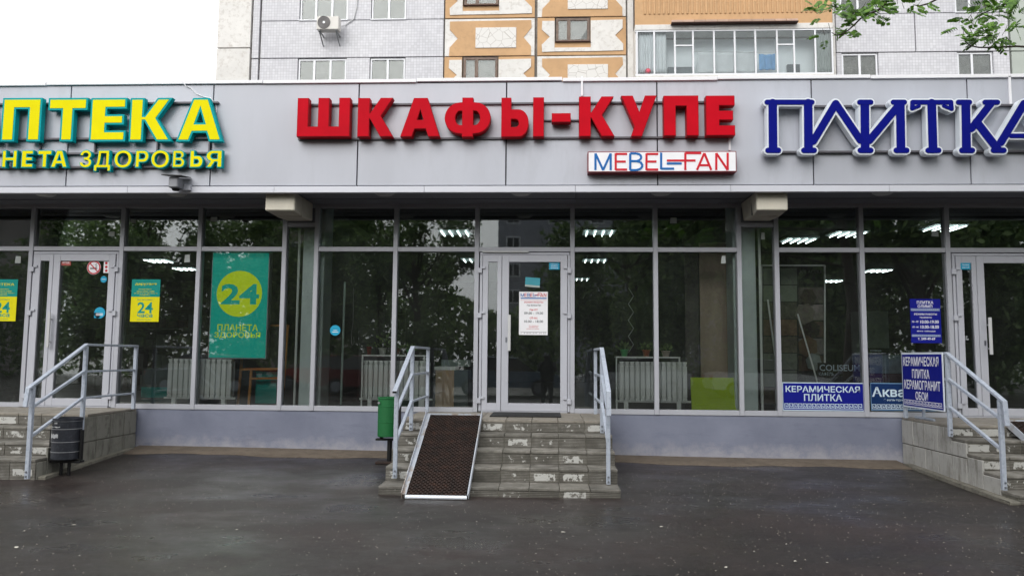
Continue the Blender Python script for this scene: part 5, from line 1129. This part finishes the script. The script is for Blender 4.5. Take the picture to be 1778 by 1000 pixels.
clusters = [(1420,22),(1425,25),(1435,8),(1448,12),(1459,20),(1470,10),(1490,6),(1505,12),(1520,6),(1535,8),(1432,66),(1441,56),(1452,60),(1462,40),(1472,44),(1480,30),(1484,62),(1496,20),(1510,22),(1526,27),(1480,38),(1500,30),(1558,12),(1570,20),(1580,10),(1592,16),(1540,2),(1556,2),
            (1673,66),(1682,74),(1692,80),(1700,66),(1712,72),(1722,78),(1730,72),(1745,60),(1756,56),(1740,66),(1688,62),(1678,40),(1690,42),(1697,30),(1700,14),(1712,22),(1722,32),(1730,12),(1745,8),(1758,14),(1765,8),(1770,22),(1690,48),(1665,45),(1735,30),(1722,2)]
for (px, py) in clusters:
    c = P(px, py-4, YR+rr.uniform(-.25,.25))
    for _ in range(rr.choice((2,2,3))):
        compound(lv, c+Vector((rr.uniform(-.03,.03),rr.uniform(-.1,.1),rr.uniform(-.02,.02))), Vector((rr.uniform(-1,1), rr.uniform(-.6,.6), rr.uniform(-.35,.5))), rr.uniform(.085,.125))
    br.tube([c, c+Vector((rr.uniform(-.02,.05), 0, .05))], .002, 4)
# upper crown out of the frame
for _ in range(900):
    a = rr.uniform(0, 2*PI); h = rr.uniform(-1, 1); r = rr.uniform(.5, 1)**.5
    c = Vector((6.6+2.3*r*math.cos(a)*math.sqrt(max(0,1-h*h*.8)), 5.2+2.0*r*math.sin(a)*math.sqrt(max(0,1-h*h*.8)), 6.1+1.7*h))
    q_ = c-Vector((0,0,EYE)); dd = q_.dot(_fw); sx_, sy_ = 889+F_PX*q_.dot(_r)/dd, 500-F_PX*q_.dot(_u)/dd
    if c.z < 4.6 or (sx_ < 1800 and sy_ > -25): continue
    compound(lv, c, Vector((rr.uniform(-1,1),rr.uniform(-1,1),rr.uniform(-.6,.4))), rr.uniform(.14,.22), 5)
for _ in range(14):
    a = rr.uniform(0, 2*PI); br.tube([Vector((6.1,5.4,rr.uniform(4.2,6.2))), Vector((6.5+1.6*math.cos(a), 5.2+1.5*math.sin(a), rr.uniform(5.4,7.3)))], .03, 5, .008)
br.build('branches', BARK, rw); lv.build('crown', ROWAN, rw)

# ================================================================ THE OTHER SIDE OF THE STREET (what the glass mirrors)
def crown_mesh(seed, R_, H_, nleaf, size):
    b = MB(); r = random.Random(seed); cl = []
    for _ in range(46):
        a = r.uniform(0, 2*PI); h = r.uniform(-1, 1); q = r.uniform(.25, 1)**.5; w_ = math.sqrt(max(.05, 1-h*h))*R_
        cl.append((Vector((w_*q*math.cos(a), w_*q*math.sin(a), h*H_)), r.uniform(.16, .34)*R_))
    for _ in range(nleaf):
        c, s_ = r.choice(cl); d = Vector((r.gauss(0,1), r.gauss(0,1), r.gauss(0,1))).normalized(); p = c+d*s_*r.uniform(.4,1.05)
        u = Vector((r.gauss(0,1), r.gauss(0,1), r.gauss(0,.6))).normalized(); v = u.cross(Vector((r.gauss(0,1),r.gauss(0,1),r.gauss(0,1)))).normalized(); z_ = size*r.uniform(.6,1.3)
        b.quad(p-u*z_, p-v*z_*.45, p+u*z_, p+v*z_*.45)
    me = b.mesh('crown'); me.materials.append(LEAF); return me
CM = [crown_mesh(1, 3.0, 3.4, 10500, .12), crown_mesh(2, 3.0, 3.0, 14000, .12)]
def street_tree(x, y, h, k, s, label):
    o = thing('street_tree', label, 'tree', (x, y, 0), 'trees across the street')
    MB().tube([(x,y,-.1),(x+.1,y,h*.35),(x-.1,y+.1,h*.6),(x,y,h*.85)], .2*s, 8, .05).build('trunk', BARK, o)
    b = MB(); r = random.Random(int(x*10))
    for _ in range(9): a = r.uniform(0, 2*PI); b.tube([(x,y,h*r.uniform(.3,.6)), (x+1.0*s*math.cos(a), y+1.0*s*math.sin(a), h*.6), (x+2*s*math.cos(a), y+2*s*math.sin(a), h*r.uniform(.65,.9))], .07*s, 5, .015)
    b.build('branches', BARK, o)
    c = link(bpy.data.objects.new('crown', CM[k])); c.parent = o; c.location = (0, 0, h*.62); c.scale = (s, s, s*h/8.2); c.rotation_euler = (0,0,x)
for k, (x, y, h, s, lb) in enumerate(((-5.6,-10.5,9.0,.95,'leafy street tree mirrored left of the middle door'), (-11.5,-14,9,1.2,'street tree mirrored in the pharmacy windows'), (-20,-15.5,9.5,1.2,'street tree mirrored in the pharmacy door transom'), (-24.5,-18,9,1.2,'street tree mirrored left of the pharmacy door'), (-15.5,-18,8.5,1.1,'farther street tree mirrored at the left'), (3.6,-12,10,1.25,'dense street tree mirrored right of the door'), (7.5,-11,10,1.3,'dense street tree mirrored in the last middle shop window'), (11.5,-13,11,1.4,'dense street tree mirrored in the tile shop window'), (16,-12,11,1.5,'dense street tree mirrored at the right end'), (20.5,-15,11,1.5,'farther street tree mirrored at the right end'), (-8.4,-16,9.5,1.15,'street tree mirrored between the pharmacy and the middle shop'), (-19.5,-14,7,.9,'low street tree mirrored at the far left'), (9.5,-18,11,1.6,'tall street tree behind the nearer dense trees'),(14,-19,11,1.6,'tall street tree behind the right hand dense trees'))):
    street_tree(x, y, h, k % 2, s, lb)
tlb = MB(); r3 = random.Random(11)
for _ in range(42000):
    x = r3.uniform(-60, 60); top = (8.6 if x < -13 else (9.5 if x > 1 else 5.8))+.9*math.sin(x*.35)+.6*math.sin(x*.9+1); z = top*r3.random()**.8; y = -27-7*r3.random()
    u = Vector((r3.gauss(0,1), r3.gauss(0,.6), r3.gauss(0,1))).normalized(); v_ = u.cross(Vector((r3.gauss(0,1),r3.gauss(0,1),r3.gauss(0,1)))).normalized(); c = Vector((x,y,z)); k = r3.uniform(.16,.32)
    tlb.quad(c-u*k, c-v_*k*.6, c+u*k, c+v_*k*.6)
tag(tlb.build('tree_belt', LEAF), 'belt of dense shrubs and trees behind the parked cars, seen only in the glass', 'trees', kind='stuff')
def far_block(x0, x1, y, H, m, label, wcol, step=3.2, balc=None):
    o = thing('apartment_building', label, 'building', ((x0+x1)/2, y, 0), 'apartment blocks across the street'); MB().box(x0, x1, y-12, y, 0, H).build('wall', m, o)
    mw = shared('window', flat('far window '+label[:10], wcol), lambda b: b.box(-.75, .75, 0, .06, 0, 1.45)); mg = shared('pane', mat('far pane', '#20262c', .2), lambda b: b.box(-.62, -.04, .061, .07, .12, 1.33).box(.04, .62, .061, .07, .12, 1.33))
    z = 1.4
    while z < H-2:
        x = x0+1.6; 
        while x < x1-1.4:
            w_ = piece('window', mw, (x, y, z), o); g_ = link(bpy.data.objects.new('pane', mg)); g_.parent = w_
            x += step
        if balc: MB().box(x0+2, x0+8, y, y+1.1, z-.6, z+.35).build('balcony', balc, o)
        z += 2.8
far_block(-5.2, 34, -58, 25, mat('far grey wall', '#83868f', .85, 0, .1, .3), 'grey apartment block far across the street', '#c9ccd2', 4.4)
far_block(-33, -24, -62, 29, mat('far pinkish wall', '#8c8480', .85, 0, .1, .3), 'tall narrow apartment block far across the street', '#c0c4c8')
far_block(-100, -61, -58, 27, mat('far white brick wall', '#a8a5a2', .85, 0, .1, .3), 'white and red apartment block far across the street at the left', '#c9ccd2', 3.4, mat('brick red balcony', '#8a3526', .8))
# parked cars
def car(x, y, col, label, rz=0, s=1.0):
    o = thing('parked_car', label, 'car', (x, y, 0), 'cars parked across the forecourt'); o.rotation_euler = (0,0,rz)
    paint = mat('car paint '+col, col, .25, .2, .03); gl = mat('car glass', '#101418', .08); ty = mat('tyre', '#0e0e0f', .8)
    prof = [(-2.1,.32),(-2.15,.62),(-2.0,.80),(-1.1,.92),(1.6,.96),(2.05,.90),(2.12,.6),(2.05,.32)]
    top = [(-1.15,.92),(-.45,1.40),(.75,1.45),(1.55,.96)]
    def part(b, nm, m, bev=.0, sm=False): me = b.mesh(nm, bev=bev, smooth=sm); me.materials.append(m); q = link(bpy.data.objects.new(nm, me)); q.parent = o; return q
    body = part(MB().prism([prof], -.84, .84, lambda u, v, w_: (u*s, w_, v)), 'body', paint)
    b = MB(); A = [b.bm.verts.new((u*s, -.80+(.14 if v > 1 else 0), v)) for u, v in top]; B = [b.bm.verts.new((u*s, .80-(.14 if v > 1 else 0), v)) for u, v in top]
    b.bm.faces.new(A); b.bm.faces.new(B[::-1])
    for k in range(4): b.bm.faces.new((A[k],A[(k+1)%4],B[(k+1)%4],B[k]))
    part(b, 'glasshouse', gl)
    part(MB().hexa([(-.42*s,-.66,1.402),(.72*s,-.66,1.452),(.72*s,.66,1.452),(-.42*s,.66,1.402)], [(-.40*s,-.62,1.43),(.70*s,-.62,1.475),(.70*s,.62,1.475),(-.40*s,.62,1.43)]), 'roof_panel', paint)
    for sx in (-1.3, 1.3):
        for sy in (-1, 1):
            wt = part(MB().tube([(sx*s, sy*.68, .31),(sx*s, sy*.86, .31)], .31, 18), 'wheel', ty)
            me = MB().tube([(sx*s, sy*.861, .31),(sx*s, sy*.875, .31)], .2, 14).mesh('rim'); me.materials.append(BOLT); q = link(bpy.data.objects.new('rim', me)); q.parent = wt
    for sy in (-1, 1): part(MB().box(-2.17*s, -2.05*s, sy*.6-.15, sy*.6+.15, .62, .76), 'headlight', PLAST); part(MB().box(2.06*s, 2.15*s, sy*.65-.12, sy*.65+.12, .68, .84), 'tail_light', flat('tail light', '#7a1014'))
    return o
for x, y, col, lb in ((-9.6,-11,'#8c2413','orange red car parked across the forecourt at the left'), (-13.8,-11,'#9a3018','second orange red car at the far left'), (-6.6,-7.6,'#5a1418','dark red hatchback mirrored beside the display pole'), (-7.6,-13.5,'#c9ccd0','white car mirrored behind the dark red hatchback'), (-1.6,-8,'#4f5f70','grey blue car mirrored in the lower glass of the door'), (3.3,-8.2,'#aeb2b6','silver car mirrored right of the door'), (8.2,-8.0,'#c5c8cb','white car mirrored beside the lime board'), (12.8,-8.5,'#33373c','dark car mirrored at the right'), (-13,-7.4,'#2f3b40','dark teal car mirrored beneath the pharmacy railing')):
    car(x, y, col, lb, rz=random.uniform(-.05,.05)+(PI if random.random() < .5 else 0))
# photographer, seen as a dark figure in the door glass
pr = thing('person', 'person in a dark coat and hood holding up a phone, mirrored in the middle door', 'person', (0.0, -.42, 0))
def skin(verts, edges, name, m):
    me = bpy.data.meshes.new(name); me.from_pydata([v[:3] for v in verts], edges, []); me.materials.append(m); o = link(bpy.data.objects.new(name, me)); o.parent = pr
    md = o.modifiers.new('skin', 'SKIN'); me.skin_vertices[0].data[0].use_root = True
    for i, v in enumerate(verts): me.skin_vertices[0].data[i].radius = (v[3], v[4] if len(v) > 4 else v[3])
    sb_ = o.modifiers.new('sub', 'SUBSURF'); sb_.levels = 2; sb_.render_levels = 2; return o
COAT = mat('dark coat cloth', '#15171c', .85, 0, .15, 6)
skin([(0,0,.86,.24,.18),(0,0,1.05,.22,.16),(0,.0,1.22,.22,.15),(0,0,1.31,.07,.07),(0,.01,1.40,.055,.055),(0,.02,1.47,.12,.12),(0,.02,1.53,.10,.11),
      (-.19,0,1.27,.065),(-.25,.12,1.07,.05),(-.11,.30,1.30,.04),(-.06,.33,1.37,.03), (.19,0,1.27,.065),(.25,.12,1.07,.05),(.11,.30,1.30,.04),(.06,.33,1.37,.03),
      (-.10,0,.74,.10),(-.11,.01,.45,.07),(-.11,.0,.10,.05),(-.11,.12,.04,.04), (.10,0,.74,.10),(.11,.01,.45,.07),(.11,0,.10,.05),(.11,.12,.04,.04)],
     [(0,1),(1,2),(2,3),(3,4),(4,5),(5,6),(2,7),(7,8),(8,9),(9,10),(2,11),(11,12),(12,13),(13,14),(0,15),(15,16),(16,17),(17,18),(0,19),(19,20),(20,21),(21,22)], 'body', COAT)
me = MB().box(-.075, .075, .375, .384, 1.37, 1.445).mesh('phone'); me.materials.append(BLKM); ph = link(bpy.data.objects.new('phone', me)); ph.location = (0, -.42, 0); tag(ph, 'dark phone held up by the person in the dark coat', 'phone')
